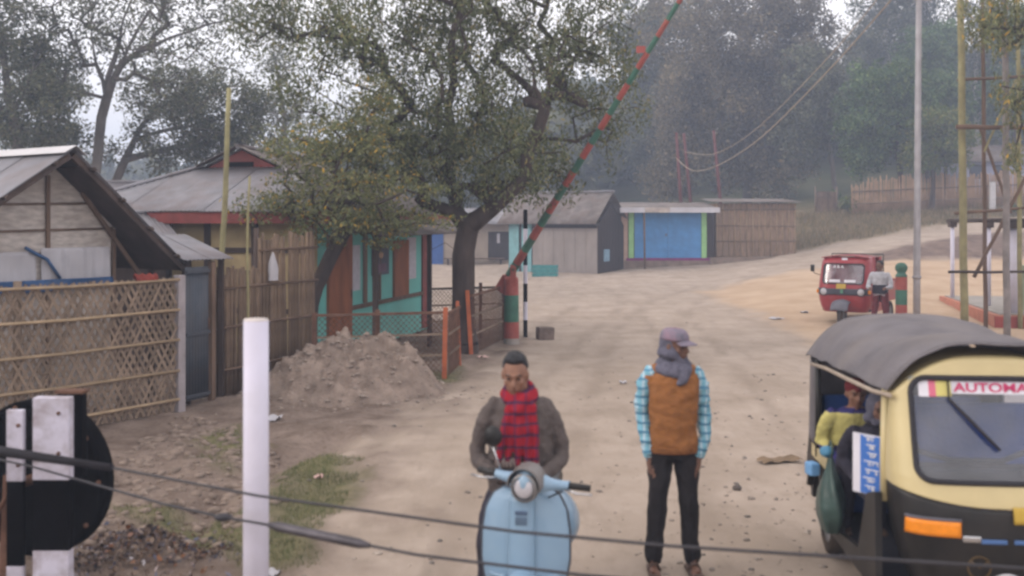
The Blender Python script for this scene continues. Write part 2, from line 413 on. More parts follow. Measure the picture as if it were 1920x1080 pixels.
def groundmat():
    m = bpy.data.materials.new('dirt_ground'); m.use_nodes = True
    t = m.node_tree; N = t.nodes; L = t.links; b = N['Principled BSDF']
    b.inputs['Roughness'].default_value = 0.95; b.inputs['Specular IOR Level'].default_value = 0.12
    tc = N.new('ShaderNodeTexCoord')
    def tex(scale, detail=8, rough=.6, stretch=None):
        n = N.new('ShaderNodeTexNoise'); n.inputs['Scale'].default_value = scale; n.inputs['Detail'].default_value = detail
        n.inputs['Roughness'].default_value = rough
        if stretch:
            mp = N.new('ShaderNodeMapping'); mp.inputs['Scale'].default_value = stretch; L.new(tc.outputs['Object'], mp.inputs['Vector'])
            L.new(mp.outputs['Vector'], n.inputs['Vector'])
        else: L.new(tc.outputs['Object'], n.inputs['Vector'])
        return n.outputs['Fac']
    def ramp(fac, c0, c1, p0=.35, p1=.65):
        r = N.new('ShaderNodeValToRGB'); r.color_ramp.elements[0].position = p0; r.color_ramp.elements[1].position = p1
        r.color_ramp.elements[0].color = (*c0, 1); r.color_ramp.elements[1].color = (*c1, 1); L.new(fac, r.inputs['Fac']); return r.outputs['Color']
    def mix(fac, a, c):
        q = N.new('ShaderNodeMix'); q.data_type = 'RGBA'; L.new(fac, q.inputs['Factor']); L.new(a, q.inputs['A'])
        if isinstance(c, tuple): q.inputs['B'].default_value = (*c, 1)
        else: L.new(c, q.inputs['B'])
        return q.outputs['Result']
    def attr(n):
        a = N.new('ShaderNodeAttribute'); a.attribute_name = n; return a.outputs['Fac']
    def rng_(fac, a, b_, c, d):
        q = N.new('ShaderNodeMapRange'); q.inputs[1].default_value = a; q.inputs[2].default_value = b_; q.inputs[3].default_value = c; q.inputs[4].default_value = d
        L.new(fac, q.inputs[0]); return q.outputs[0]
    road = ramp(tex(0.9), (.295, .234, .185), (.392, .318, .262))
    road = mix(rng_(tex(5, 10, .7, (1.0, .45, 1)), .52, .7, 0, .55), road, (.225, .178, .138))
    road = mix(rng_(tex(2.2, 8, .65, (1.0, .16, 1)), .50, .72, 0, .5), road, (.215, .170, .132))
    road = mix(rng_(tex(60, 3, .7), .62, .72, 0, .5), road, (.185, .16, .14))
    q5 = N.new('ShaderNodeMath'); q5.operation = 'MULTIPLY'; q5.inputs[1].default_value = .55; L.new(attr('w_rut'), q5.inputs[0])
    road = mix(q5.outputs[0], road, (.215, .168, .13))
    sand = ramp(tex(0.8), (.37, .26, .172), (.455, .335, .235))
    sand = mix(rng_(tex(7, 10, .7), .55, .7, 0, .5), sand, (.285, .2, .135))
    left = ramp(tex(2.2), (.125, .09, .07), (.235, .18, .148))
    left = mix(rng_(tex(16, 8, .7), .5, .7, 0, .7), left, (.075, .052, .04))
    left = mix(rng_(tex(34, 6, .7), .58, .68, 0, .8), left, (.29, .245, .22))
    bank = ramp(tex(1.5), (.115, .085, .045), (.215, .158, .09))
    bank = mix(rng_(tex(4, 8, .7), .48, .66, 0, .75), bank, (.065, .075, .03))
    emb = ramp(tex(1.8), (.10, .068, .055), (.19, .135, .107))
    grass = ramp(tex(9), (0.084, 0.088, 0.038), (0.176, 0.151, 0.084))
    hill = ramp(tex(.2), (0.050, 0.059, 0.029), (0.092, 0.092, 0.050))
    c = mix(attr('w_sand'), road, sand); c = mix(attr('w_left'), c, left); c = mix(attr('w_emb'), c, emb)
    c = mix(attr('w_bank'), c, bank); c = mix(attr('w_grass'), c, grass); c = mix(attr('w_hill'), c, hill)
    L.new(c, b.inputs['Base Color'])
    bp = N.new('ShaderNodeBump'); bp.inputs['Strength'].default_value = 0.55; bp.inputs['Distance'].default_value = 0.03
    ma = N.new('ShaderNodeMath'); ma.operation = 'ADD'
    L.new(tex(9, 10, .7), ma.inputs[0]); L.new(tex(45, 6, .7), ma.inputs[1]); L.new(ma.outputs[0], bp.inputs['Height'])
    L.new(bp.outputs['Normal'], b.inputs['Normal'])
    return m
ground = mesh_np('ground', np.stack([GX, GY, GZ], 1), gf, groundmat(), smooth=True)
tag(ground, kind='structure')
for nm, w in (('w_sand', w_sand), ('w_left', w_left), ('w_emb', w_emb), ('w_bank', w_bank), ('w_grass', w_grass), ('w_hill', w_hill), ('w_rut', w_rut)):
    a = ground.data.attributes.new(nm, 'FLOAT', 'POINT'); a.data.foreach_set('value', w.astype(np.float32))
_gi = (rows, uu)
_GZ2 = GZ.reshape(nr, nc)
def gz(x, y):                            # true ground height, relief included
    u = x / max(y, 6)
    fy = np.interp(y, rows, np.arange(nr)); fx = np.interp(u, uu, np.arange(nc))
    j = min(int(fy), nr - 2); i = min(int(fx), nc - 2); b = fy - j; a = fx - i
    return float(_GZ2[j, i] * (1 - a) * (1 - b) + _GZ2[j, i + 1] * a * (1 - b) + _GZ2[j + 1, i] * (1 - a) * b + _GZ2[j + 1, i + 1] * a * b)

# grass blades in the green patches, dry grass on the bank (nobody could count them)
def blades(name, pts, hmin, hmax, wid, mat, label):
    n = len(pts); pts = np.asarray(pts)
    ang = rng.uniform(0, 2 * np.pi, n); h = rng.uniform(hmin, hmax, n); lean = rng.normal(0, .35, (n, 2)) * h[:, None]
    dx = np.cos(ang) * wid; dy = np.sin(ang) * wid
    v = np.zeros((n, 3, 3)); v[:, 0] = pts; v[:, 0, 0] -= dx; v[:, 0, 1] -= dy
    v[:, 1] = pts; v[:, 1, 0] += dx; v[:, 1, 1] += dy
    v[:, 2] = pts; v[:, 2, :2] += lean; v[:, 2, 2] += h
    v[:, :2, 2] -= 0.01
    o = mesh_np(name, v.reshape(-1, 3), np.arange(n * 3).reshape(-1, 3), mat)
    return tag(o, label, 'grass', kind='stuff')
def scatter_poly(poly, n, edge=0.0):
    xs = [p[0] for p in poly]; ys = [p[1] for p in poly]
    x = rng.uniform(min(xs), max(xs), n * 3); y = rng.uniform(min(ys), max(ys), n * 3)
    d = pdist(x, y, poly) + np.array([noise.noise(Vector((a * 2.5, b * 2.5, 4))) * .35 for a, b in zip(x, y)])
    k = d > edge; x = x[k][:n]; y = y[k][:n]
    return [(a, b, gz(a, b)) for a, b in zip(x, y)]
gm = leafmat('grass_blades', [(0, (.085, .11, .045)), (.5, (.14, .15, .07)), (1, (.27, .23, .13))])
pts = []
for g, n in zip(grass_polys, (4200, 900, 1500, 1500, 500)): pts += scatter_poly(g, n)
blades('grass', pts, .015, .055, .004, gm, 'short patchy green grass beside the dirt track and ditch')
dm = leafmat('dry_grass', [(0, (.075, .08, .035)), (.45, (.17, .13, .07)), (1, (.31, .225, .13))])
pts = [p for p in scatter_poly([(12.2, 51.2), (21.5, 56.8), (29, 58.8), (36, 64), (30, 66), (12, 60)], 15000, -.1)]
blades('dry_grass', pts, .12, .5, .012, dm, 'dry straw coloured grass covering the roadside bank')

def stones(name, pts, smin, smax, mat, label, cat):
    ico = bmesh.new(); bmesh.ops.create_icosphere(ico, subdivisions=1, radius=1)
    bv = np.array([q.co[:] for q in ico.verts]); bf = np.array([[q.index for q in f.verts] for f in ico.faces]); ico.free()
    V = []; Fc = []
    for i, p in enumerate(pts):
        s = smin + (smax - smin) * random.random() ** 2.5
        v = bv * (s * np.array([random.uniform(.7, 1.4), random.uniform(.7, 1.4), random.uniform(.35, .8)])) * rng.uniform(.75, 1.25, (len(bv), 1))
        a = random.random() * 6.3; c, d = math.cos(a), math.sin(a)
        v = np.stack([v[:, 0] * c - v[:, 1] * d, v[:, 0] * d + v[:, 1] * c, v[:, 2]], 1) + np.array(p)
        V.append(v); Fc.append(bf + i * len(bv))
    return tag(mesh_np(name, np.concatenate(V), np.concatenate(Fc), mat), label, cat, kind='stuff')
pm = leafmat('pebble', [(0, (.10, .09, .085)), (.4, (.20, .165, .14)), (1, (.36, .30, .25))], rough=.9, trans=0.0)
pp = []
while len(pp) < 900:
    px, py = random.gauss(1400, 190), random.uniform(700, 1150)
    if random.random() < .35: px, py = random.uniform(560, 1900), random.uniform(600, 1150)
    g = G(px, py)
    if g.y < 4: continue
    pp.append((g.x, g.y, gz(g.x, g.y) + .003))
stones('pebbles', pp, .005, .030, pm, 'loose grey pebbles strewn over the dirt road', 'pebbles')
pp = scatter_poly(gpoly([(220, 850), (330, 790), (430, 800), (520, 850), (520, 960), (330, 1075), (120, 1075), (150, 940)]), 900)
stones('clods', pp, .012, .07, M('clod', (.24, .185, .15), .95, .35, 9, .4), 'broken brown clods of earth along the ditch', 'earth clods')
# ------------------------------------------------------------------ trees
def leaf_quads(cent, n, spread, size, aspect, droop, rg):
    cent = np.repeat(np.asarray(cent), n, 0); k = len(cent)
    off = rg.normal(0, 1, (k, 3)); off /= np.linalg.norm(off, axis=1, keepdims=True) + 1e-9
    off *= (rg.random((k, 1)) ** 0.5) * np.asarray(spread)
    p = cent + off
    a = rg.normal(0, 1, (k, 3)); a[:, 2] -= droop; a /= np.linalg.norm(a, axis=1, keepdims=True)
    b = np.cross(a, rg.normal(0, 1, (k, 3))); b /= np.linalg.norm(b, axis=1, keepdims=True) + 1e-9
    s = size * rg.uniform(.55, 1.35, (k, 1)); w = s * aspect
    v = np.stack([p - a * s * .5, p + b * w * .5 - a * s * .08, p + a * s * .5, p - b * w * .5 - a * s * .08], 1)
    return v.reshape(-1, 3), np.arange(k * 4).reshape(-1, 4)

def make_tree(name, label, base, trunk, blobs, leaf, bark, nclus, nleaf, spread, size, aspect=.45, droop=.3, rbase=.18, seed=1,
              group=None, shell=.45, bare=0, step=.45, cat='tree', minr=.006, limbs=()):
    """trunk: world points from the base up; blobs: (centre, radii) ellipsoids holding the foliage.
    Branches are grown from the trunk to every leaf cluster (nearest branch first), so crown and limbs agree."""
    rg = np.random.default_rng(seed); rd = random.Random(seed)
    base = Vector(base)
    root = thing(name, label, cat, base, 0, group)
    nodes = [np.array(Vector(trunk[0]) - base)]; par = [-1]
    def grow(frm, to, wob):
        a = nodes[frm]; d = to - a; L = np.linalg.norm(d); k = max(1, int(L / step)); last = frm
        for i in range(1, k + 1):
            t = i / k; q = a + d * t
            if i < k: q = q + rg.normal(0, wob, 3) + np.array([0, 0, .12 * L * t * (1 - t)])
            nodes.append(q); par.append(last); last = len(nodes) - 1
        return last
    last = 0
    for q in trunk[1:]: last = grow(last, np.array(Vector(q) - base), .03)
    for lb in limbs:                       # explicit main limbs: start from the nearest node
        q0 = np.array(Vector(lb[0]) - base); i0 = int(np.argmin(np.linalg.norm(np.array(nodes) - q0, axis=1)))
        for q in lb[1:]: i0 = grow(i0, np.array(Vector(q) - base), .05)
    vols = np.array([r[0] * r[1] * r[2] for c, r in blobs]) ** .7; vols /= vols.sum()
    cl = []
    for _ in range(nclus + bare):
        c, r = blobs[rg.choice(len(blobs), p=vols)]
        d = rg.normal(0, 1, 3); d /= np.linalg.norm(d)
        rad = shell + (1 - shell) * rg.random() ** .6 if rg.random() < .8 else rg.random()
        cl.append(np.array(Vector(c) - base) + d * rad * np.array(r))
    start = nodes[last]
    cl.sort(key=lambda q: np.linalg.norm(q - start))
    tips = []
    for q in cl:
        A = np.array(nodes); dv = q - A; L = np.linalg.norm(dv, axis=1)
        cost = L + .35 * np.maximum(0, -dv[:, 2]) + np.where(A[:, 2] < start[2] * .55, 2.0, 0) if start[2] > 1 else L
        tips.append(grow(int(np.argmin(cost)), q, .05))
    n = len(nodes); r2 = np.zeros(n); e = 2.35
    for i in range(n - 1, -1, -1):
        if r2[i] == 0: r2[i] = minr ** e
        if par[i] >= 0: r2[par[i]] += r2[i]
    rr = r2 ** (1 / e); rr = minr + (rr - minr) * (rbase - minr) / max(rr[0] - minr, 1e-6)
    for i in range(n):                     # root flare
        if nodes[i][2] < .35 and par[i] < 3: rr[i] *= 1 + .5 * (1 - max(0, nodes[i][2]) / .35)
    V = []; Fc = []; o = 0
    for i in range(1, n):
        a = nodes[par[i]]; b = nodes[i]; d = b - a; L = np.linalg.norm(d)
        if L < 1e-6: continue
        d = d / L; h = np.array([0, 0, 1.]) if abs(d[2]) < .9 else np.array([1., 0, 0])
        x = np.cross(d, h); x /= np.linalg.norm(x); y = np.cross(x, d)
        k = 9 if rr[i] > .05 else (6 if rr[i] > .02 else 4)
        ra = min(rr[par[i]], rr[i] * 1.35) if par[i] else rr[par[i]]
        t = np.arange(k) * 2 * np.pi / k
        ring = np.cos(t)[:, None] * x + np.sin(t)[:, None] * y
        V.append(a - d * ra * .15 + ring * ra); V.append(b + ring * rr[i])
        j = np.arange(k); Fc.append(np.stack([o + j, o + (j + 1) % k, o + k + (j + 1) % k, o + k + j], 1)); o += 2 * k
    mesh_np('trunk', np.concatenate(V), np.concatenate(Fc), bark, root, True)
    pos = np.array([nodes[t] for t in tips]); rd.shuffle(tips)
    pos = np.array([nodes[t] for t in tips[:nclus]])
    v, f = leaf_quads(pos, nleaf, spread, size, aspect, droop, rg)
    mesh_np('crown', v, f, leaf, root)
    return root
def blob(px, py, rx, ry, Y, dep=None):
    c = P(px, py, Y); a = rx / F * Y; b = ry / F * Y
    return (c, (a, dep if dep else (a + b) * .45, b))

bark_d = M('bark_dark', (.065, .048, .042), .95, .4, 5, .8, 18, stretch=(1, 1, .35))
bark_g = M('bark_grey', (.14, .12, .105), .95, .35, 4, .7, 18, stretch=(1, 1, .35))
bark_p = M('bark_pale', (.42, .39, .36), .9, .25, 4, .4, 14, stretch=(1, 1, .3))
L_mid = leafmat('leaf_olive', [(0, (.060, .074, .034)), (.5, (.115, .13, .058)), (.9, (.18, .185, .088)), (1, (.28, .22, .085))], ns=.7, lo=.6, hi=1.35)
L_yel = leafmat('leaf_yellowgreen', [(0, (.085, .10, .045)), (.5, (.15, .165, .07)), (.9, (.23, .22, .10)), (.955, (.36, .25, .05)), (1, (.55, .33, .04))])
L_far = leafmat('leaf_greyolive', [(0, (.058, .069, .046)), (.5, (.105, .115, .074)), (1, (.18, .175, .105))], ns=.35, lo=.5, hi=1.5)
L_brn = leafmat('leaf_brownish', [(0, (.075, .068, .048)), (.5, (.135, .115, .074)), (1, (.22, .175, .105))], ns=.3, lo=.5, hi=1.5)
L_grn = leafmat('leaf_green', [(0, (.032, .068, .026)), (.5, (.065, .118, .042)), (1, (.15, .19, .068))], ns=.5, lo=.5, hi=1.5)
L_lgt = leafmat('leaf_fresh', [(0, (.075, .11, .03)), (.5, (.11, .15, .045)), (1, (.22, .2, .06))])

# the tall tree in the railed corner
tb = ground_at(868, 668); Yt = tb.y
make_tree('shade_tree', 'big dark trunked shade tree with drooping olive foliage inside the railed corner', tb,
    [tb - Vector((0, 0, .2)), P(868, 560, Yt), P(868, 480, Yt), P(878, 425, Yt)],
    [blob(880, 180, 250, 170, Yt + .7, 1.9), blob(860, 30, 330, 120, Yt + 1, 2.2), blob(690, 230, 130, 110, Yt, 1.4), blob(1000, 300, 110, 90, Yt + 1, 1.1),
     blob(790, 330, 110, 70, Yt, 1.0), blob(1090, 110, 110, 110, Yt + 1.8, 1.2), blob(640, 60, 120, 90, Yt, 1.4), blob(1150, 200, 70, 130, Yt + 1.9, .9),
     blob(880, -160, 330, 150, Yt + 1, 2.4), blob(560, 150, 60, 70, Yt, .8), blob(900, 330, 70, 60, Yt, .8), blob(510, 40, 90, 60, Yt, .9), blob(950, 300, 80, 75, Yt - .4, .6), blob(830, 250, 90, 70, Yt - .5, .6)],
    L_mid, bark_d, 1050, 66, (.33, .33, .42), .095, .36, 1.2, rbase=.20, seed=3, shell=.25, step=.4, minr=.005,
    limbs=[[P(878, 425, Yt), P(930, 385, Yt - .2), P(985, 335, Yt - .3), P(1010, 240, Yt - .2), P(1000, 120, Yt)],
           [P(872, 440, Yt), P(855, 400, Yt + .2), P(845, 330, Yt + .3), P(840, 200, Yt + .2), P(850, 60, Yt)],
           [P(868, 480, Yt), P(835, 455, Yt + .1), P(805, 470, Yt + .2)], [P(1000, 300, Yt), P(1060, 285, Yt), P(1130, 240, Yt)],
           [P(840, 230, Yt), P(740, 200, Yt), P(640, 150, Yt)]])
# the yellow flowering tree leaning over the fence
fb = ground_at(578, 690); Yf = fb.y
make_tree('flowering_tree', 'leaning small tree with yellow blossom spreading over the tin roofed house', fb,
    [fb - Vector((0, 0, .2)), P(580, 610, Yf), P(592, 540, Yf), P(618, 485, Yf), P(640, 445, Yf)],
    [blob(660, 350, 170, 80, Yf, 1.4), blob(600, 280, 120, 60, Yf, 1.0), blob(770, 410, 90, 35, Yf, .8), blob(520, 380, 80, 40, Yf - .2, .6), blob(700, 190, 50, 50, Yf, .6),
     blob(690, 250, 70, 60, Yf, .8), blob(640, 420, 120, 40, Yf - .3, .8), blob(480, 415, 40, 22, Yf - .4, .4), blob(720, 440, 60, 25, Yf, .5)],
    L_yel, bark_d, 420, 36, (.30, .30, .10), .082, .36, .1, rbase=.125, seed=5, shell=.2, step=.3, minr=.004)
# sparse trees behind the houses, left
def sparse(name, label, px, py, Y, blobs, limbs, ncl, nlf, seed, rbase=.22, group=None):
    b = Vector(((px - 960) / F * Y, Y, tz((px - 960) / F * Y, Y)))
    make_tree(name, label, b, [b - Vector((0, 0, .2)), P(px + 2, 340, Y), P(*py, Y)], [blob(*q) for q in blobs], L_far, bark_g, ncl, nlf, (.4, .4, .4), .13, .45, .2,
              rbase=rbase, seed=seed, shell=.1, step=.55, minr=.010, limbs=[[P(a, c, Y + d) for a, c, d in l] for l in limbs], group=group)
sparse('bare_branched_tree', 'open thinly leaved tree forking above the ridge of the bamboo house', 175, (200, 185), 33,
    [(230, 60, 200, 110, 33, 3), (330, 140, 120, 80, 33, 2), (120, 120, 90, 90, 33, 2), (250, -80, 260, 90, 33, 3), (200, 20, 220, 60, 32, 2), (430, 40, 130, 90, 33, 2), (360, -20, 150, 70, 33, 2)],
    [[(200, 185, 0), (215, 110, 0), (230, 40, .5), (260, -40, 1)], [(200, 185, 0), (180, 120, .2), (170, 40, .5), (175, -60, .5)],
     [(205, 170, 0), (240, 90, -.5), (280, 20, -.8)], [(230, 120, -.3), (320, 70, -.3), (420, 40, 0)]], 470, 30, 11, .15)
sparse('leaning_tree', 'low spreading tree with long slanting branches beyond the red gabled roof', 215, (270, 230), 36,
    [(370, 210, 150, 90, 36, 2.5), (430, 260, 110, 60, 36, 2), (300, 290, 110, 45, 36, 2), (470, 200, 60, 60, 36, 1.5), (340, 170, 120, 50, 36, 2)],
    [[(270, 230, 0), (340, 170, .4), (420, 130, .8)], [(250, 260, 0), (330, 240, 0), (420, 235, .3)], [(225, 300, 0), (310, 280, 0), (390, 270, .2)]], 440, 46, 12, .14)
sparse('dense_corner_tree', 'darker dense tree at the end of the row behind the bamboo house', 40, (15, 180), 31,
    [(20, 100, 90, 120, 31, 2), (-60, 20, 130, 120, 31, 2), (70, 240, 70, 60, 31, 1.5), (-40, 220, 90, 80, 31, 2), (100, 180, 60, 60, 31, 1.2)],
    [[(15, 180, 0), (0, 80, 0), (-20, -20, 0)], [(15, 200, 0), (60, 130, 0), (90, 40, .3)]], 350, 52, 13, .15)
sparse('thin_slanting_tree', 'thin tree with slanting grey stems between the corner tree and the forked tree', 110, (95, 230), 35,
    [(95, 160, 70, 80, 35, 1.6), (130, 260, 60, 45, 35, 1.4), (60, 280, 70, 40, 35, 1.4)], [[(95, 230, 0), (60, 150, 0), (40, 60, 0)], [(100, 250, 0), (125, 150, 0), (130, 60, .3)]], 220, 40, 14, .12)
sparse('roadside_tree', 'hazy tree filling the gap between the red gabled roof and the shade tree', 540, (540, 300), 44,
    [(540, 220, 70, 80, 44, 2.5), (480, 300, 90, 40, 44, 2), (600, 320, 100, 60, 44, 2.5), (520, 120, 60, 60, 44, 2)], [[(540, 300, 0), (530, 200, 0), (510, 80, 0)]], 240, 40, 15, .2)
# big hazy trees behind the stalls and on the slope
def bg_tree(name, label, px, Y, top, blobs, leafm, ncl, nlf, size, seed, rbase=.3, bark=bark_g, spread=.7, droop=.3, limbs=(), minr=.012, group=None, shell=.25, aspect=.5):
    X = (px - 960) / F * Y; b = Vector((X, Y, tz(X, Y)))
    q = P(*top, Y)
    make_tree(name, label, b, [b - Vector((0, 0, .3)), b.lerp(q, .5) + Vector((.1, 0, 0)), q], [blob(*w) for w in blobs], leafm, bark, ncl, nlf, (spread, spread, spread), size, aspect, droop,
              rbase=rbase, seed=seed, shell=shell, step=1.0, minr=minr, limbs=[[P(a, c, Y + d) for a, c, d in l] for l in limbs], group=group)
bg_tree('bamboo_thicket', 'tall dense brownish thicket rising behind the blue stall and split bamboo hut', 1400, 72, (1400, 200),
    [(1400, 170, 170, 130, 72, 5), (1330, 60, 150, 100, 72, 5), (1280, 270, 80, 90, 71, 3), (1430, 310, 110, 65, 71, 3), (1480, 90, 110, 100, 73, 4), (1310, 170, 100, 100, 71, 3), (1440, 10, 120, 60, 73, 4), (1250, 340, 60, 40, 70, 2)],
    L_brn, 900, 88, .24, 21, .3, spread=.85, droop=.6)
bg_tree('dark_slope_tree', 'dark tree with slanting stem between the brown thicket and the fenced slope', 1570, 68, (1545, 240),
    [(1515, 170, 60, 90, 68, 3), (1500, 250, 60, 50, 68, 2), (1545, 200, 50, 60, 68, 2)], L_far, 260, 60, .25, 22, .16, spread=.7)
bg_tree('round_green_tree', 'rounded dark green tree growing at the bamboo fence on the slope', 1690, 62.5, (1680, 270),
    [(1640, 220, 75, 90, 62.5, 2.6), (1700, 170, 50, 60, 62.5, 2), (1620, 290, 50, 40, 62.5, 1.5), (1650, 150, 60, 40, 62.5, 2)], L_grn, 330, 70, .22, 23, .15, bark_d, spread=.55)
bg_tree('bright_green_tree', 'brighter green bushy tree before the fence next to the rounded dark one', 1746, 61, (1748, 300),
    [(1750, 250, 60, 60, 61, 2), (1720, 290, 40, 35, 61, 1.2), (1790, 270, 35, 45, 61, 1.2)], L_lgt, 190, 70, .2, 24, .12, bark_d, spread=.5)
bg_tree('tall_gum_tree', 'tall bluish grey tree towering above the fenced slope', 1655, 85, (1665, 80),
    [(1660, 40, 70, 80, 85, 3), (1710, -30, 80, 70, 85, 3), (1620, 100, 40, 50, 85, 2), (1720, 70, 50, 50, 85, 2)], L_far, 420, 60, .26, 25, .25, bark_p, spread=.9, droop=1.0)
bg_tree('pale_gum_tree', 'slender pale barked tree standing behind the slope hut', 1832, 80, (1828, 90),
    [(1830, 30, 60, 60, 80, 2.5), (1870, 100, 40, 60, 80, 2), (1800, 120, 30, 40, 80, 1.5), (1850, 200, 50, 40, 80, 2)], L_far, 150, 45, .28, 26, .22, bark_p, spread=.8, droop=1.0)
bg_tree('dark_rear_tree', 'small dark round tree above the bright green bushy one', 1772, 67, (1772, 200),
    [(1770, 175, 40, 45, 67, 1.5), (1790, 200, 30, 30, 67, 1.2)], L_grn, 100, 60, .24, 27, .12, bark_d, spread=.55)
bg_tree('far_round_tree', 'faint tree standing in the haze beyond the grey shed', 1120, 95, (1125, 300),
    [(1130, 290, 60, 60, 95, 3), (1180, 330, 60, 40, 95, 3), (1170, 250, 45, 50, 95, 2.5)], L_far, 120, 50, .38, 28, .2, spread=1.0)
bg_tree('hazy_tall_tree', 'tall greyish green tree leaning out beyond the grey shed roof', 1225, 84, (1230, 200),
    [(1225, 140, 60, 110, 84, 3), (1190, 60, 70, 70, 84, 3), (1215, 280, 60, 70, 84, 3), (1270, 30, 70, 60, 84, 3)], L_far, 330, 70, .28, 61, .22, spread=.9, droop=.5)
bg_tree('rear_green_tree', 'deep green tall tree rising over the slope fence behind the steel pole', 1738, 76, (1735, 130),
    [(1730, 120, 55, 80, 76, 3), (1690, 190, 40, 50, 76, 2), (1770, 90, 40, 50, 76, 2), (1745, 220, 50, 40, 76, 2)], L_grn, 330, 70, .24, 62, .18, bark_d, spread=.7)
bg_tree('edge_green_tree', 'deep green tree standing over the bluish slope hut', 1900, 74, (1900, 150),
    [(1895, 170, 55, 70, 74, 2.5), (1940, 120, 70, 80, 74, 3), (1860, 210, 35, 40, 74, 1.5), (1910, 60, 60, 50, 74, 2.5)], L_grn, 300, 70, .25, 63, .2, bark_d, spread=.75)
bg_tree('misty_round_tree', 'broad misty tree filling the hollow behind the brown thicket', 1610, 92, (1610, 180),
    [(1600, 190, 60, 70, 92, 3), (1625, 130, 40, 50, 92, 2.5), (1580, 270, 60, 50, 92, 3), (1640, 260, 60, 50, 92, 3)], L_far, 300, 70, .3, 64, .2, spread=.95)
# drooping tree right beside the pavilion, hanging into the frame
rb = Vector(((2020 - 960) / F * 21, 21, 0))
make_tree('drooping_tree', 'yellow green tree whose drooping sprays hang beside the pavilion poles', rb, [rb - Vector((0, 0, .2)), P(2010, 350, 21), P(1980, 120, 21)],
    [blob(1910, 70, 90, 60, 21, 1.2), blob(1980, -60, 160, 110, 21, 1.8), blob(1900, 190, 40, 60, 21.5, .6), blob(1850, 20, 50, 40, 21, .8), blob(2050, 120, 120, 120, 21, 1.6), blob(1905, 290, 30, 30, 21.5, .5), blob(1860, 70, 60, 35, 21, .7)],
    L_yel, bark_d, 270, 40, (.2, .2, .34), .12, .3, 1.6, rbase=.16, seed=31, shell=.2, step=.4, minr=.004, limbs=[[P(1985, 140, 21), P(1920, 55, 21), P(1845, 52, 21)]])
# broad-leaved weeds on the bank
def bush(name, label, px, py, rpx, leafm, n, size, seed, aspect=.5):
    g = ground_at(px, py); r = rpx / F * g.y
    root = thing(name, label, 'bush', g)
    rg = np.random.default_rng(seed); mb = MB()
    tips = []
    for i in range(14):
        a = rg.uniform(0, 6.28); q = Vector((math.cos(a) * r * rg.uniform(.1, .9), math.sin(a) * r * .6 * rg.uniform(.1, .9), r * rg.uniform(.5, 1.2)))
        mb.tube([(0, 0, -.05), q * .5 + Vector((0, 0, r * .2)), q], [.02, .014, .006], 5); tips += [q, q * .7 + Vector((0, 0, r * .15))]
    mb.build('stems', bark_d, root)
    v, f = leaf_quads(np.array([t[:] for t in tips]), n, (r * .35,) * 3, size, aspect, .3, rg)
    mesh_np('crown', v, f, leafm, root)
bush('banana_bush', 'light green broad leaved bush at the foot of the slope fence', 1592, 400, 22, L_lgt, 16, .38, 41, .35)
bush('dark_bush', 'dark green low bush beside the split bamboo hut', 1555, 392, 24, L_grn, 20, .26, 42)
bush('fence_weed', 'low green weed growing against the slope fence below the hut', 1790, 352, 14, L_lgt, 14, .2, 43)
bush('corner_weed', 'small green weed on the bank top beside the pavilion', 1895, 400, 14, L_grn, 14, .2, 44)

# far wooded hill: reads as one mass
def hill_forest():
    rg = np.random.default_rng(77); cs = []; rs = []
    while len(cs) < 1500:
        Y = rg.uniform(82, 230); px = rg.uniform(-400, 2500); X = (px - 960) / F * Y; z = tz(X, Y)
        if px < 700 and Y < 120: continue
        if 1540 < px < 1600 and Y > 110: continue
        h = rg.uniform(4, 9)
        cs.append((X, Y, z + h * .55)); rs.append(h)
    V = []; Fc = []; o = 0
    for c, h in zip(cs, rs):
        k = 46
        d = rg.normal(0, 1, (k, 3)); d /= np.linalg.norm(d, axis=1, keepdims=True)
        d = d * rg.uniform(.55, 1, (k, 1)) * np.array([h * .42, h * .42, h * .5]) + np.array(c)
        v, f = leaf_quads(d, 1, (.1, .1, .1), h * .2, .75, .2, rg)
        V.append(v); Fc.append(f + o); o += len(v)
    o = mesh_np('hill_forest', np.concatenate(V), np.concatenate(Fc), L_far)
    tag(o, 'distant misty forest covering the hill behind the village', 'forest', kind='stuff')
hill_forest()
# ------------------------------------------------------------------ materials for the village
bamboo = M('bamboo_strip', (.235, .172, .125), .8, .3, 5, .3, 30, dirt=(.13, .095, .07), dirt_amt=.55, dscale=2.5, objvar=.28)
bamboo_l = M('bamboo_rail', (.38, .275, .175), .75, .22, 5, .2, 30, dirt=(.2, .15, .1), objvar=.15)
bamboo_g = M('bamboo_green', (.30, .27, .14), .7, .25, 4, .2, 30, dirt=(.15, .11, .07))
mat_wall = M('bamboo_mat', (.56, .50, .46), .9, .25, 7, .6, 55, dirt=(.30, .24, .20), dirt_amt=.55, dscale=2.2, stretch=(1, 1, 3))
mat_brown = M('bamboo_mat_brown', (.21, .145, .10), .9, .3, 7, .6, 45, dirt=(.10, .075, .06), dirt_amt=.6, stretch=(3, 3, .6), objvar=.2)
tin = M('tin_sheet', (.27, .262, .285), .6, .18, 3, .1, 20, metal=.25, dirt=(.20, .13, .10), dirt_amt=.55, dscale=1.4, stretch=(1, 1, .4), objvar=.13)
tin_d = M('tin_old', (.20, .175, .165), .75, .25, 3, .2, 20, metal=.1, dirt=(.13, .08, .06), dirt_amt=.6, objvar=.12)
wood_d = M('wood_dark', (.07, .05, .043), .9, .35, 4, .4, 30, stretch=(1, 1, .3), objvar=.2)
wood_b = M('wood_brown', (.16, .105, .075), .9, .3, 4, .4, 30, stretch=(1, 1, .3), objvar=.15)
red_oxide = M('red_oxide', (.25, .062, .055), .8, .25, 4, .2, 30, dirt=(.14, .08, .07), dirt_amt=.5)
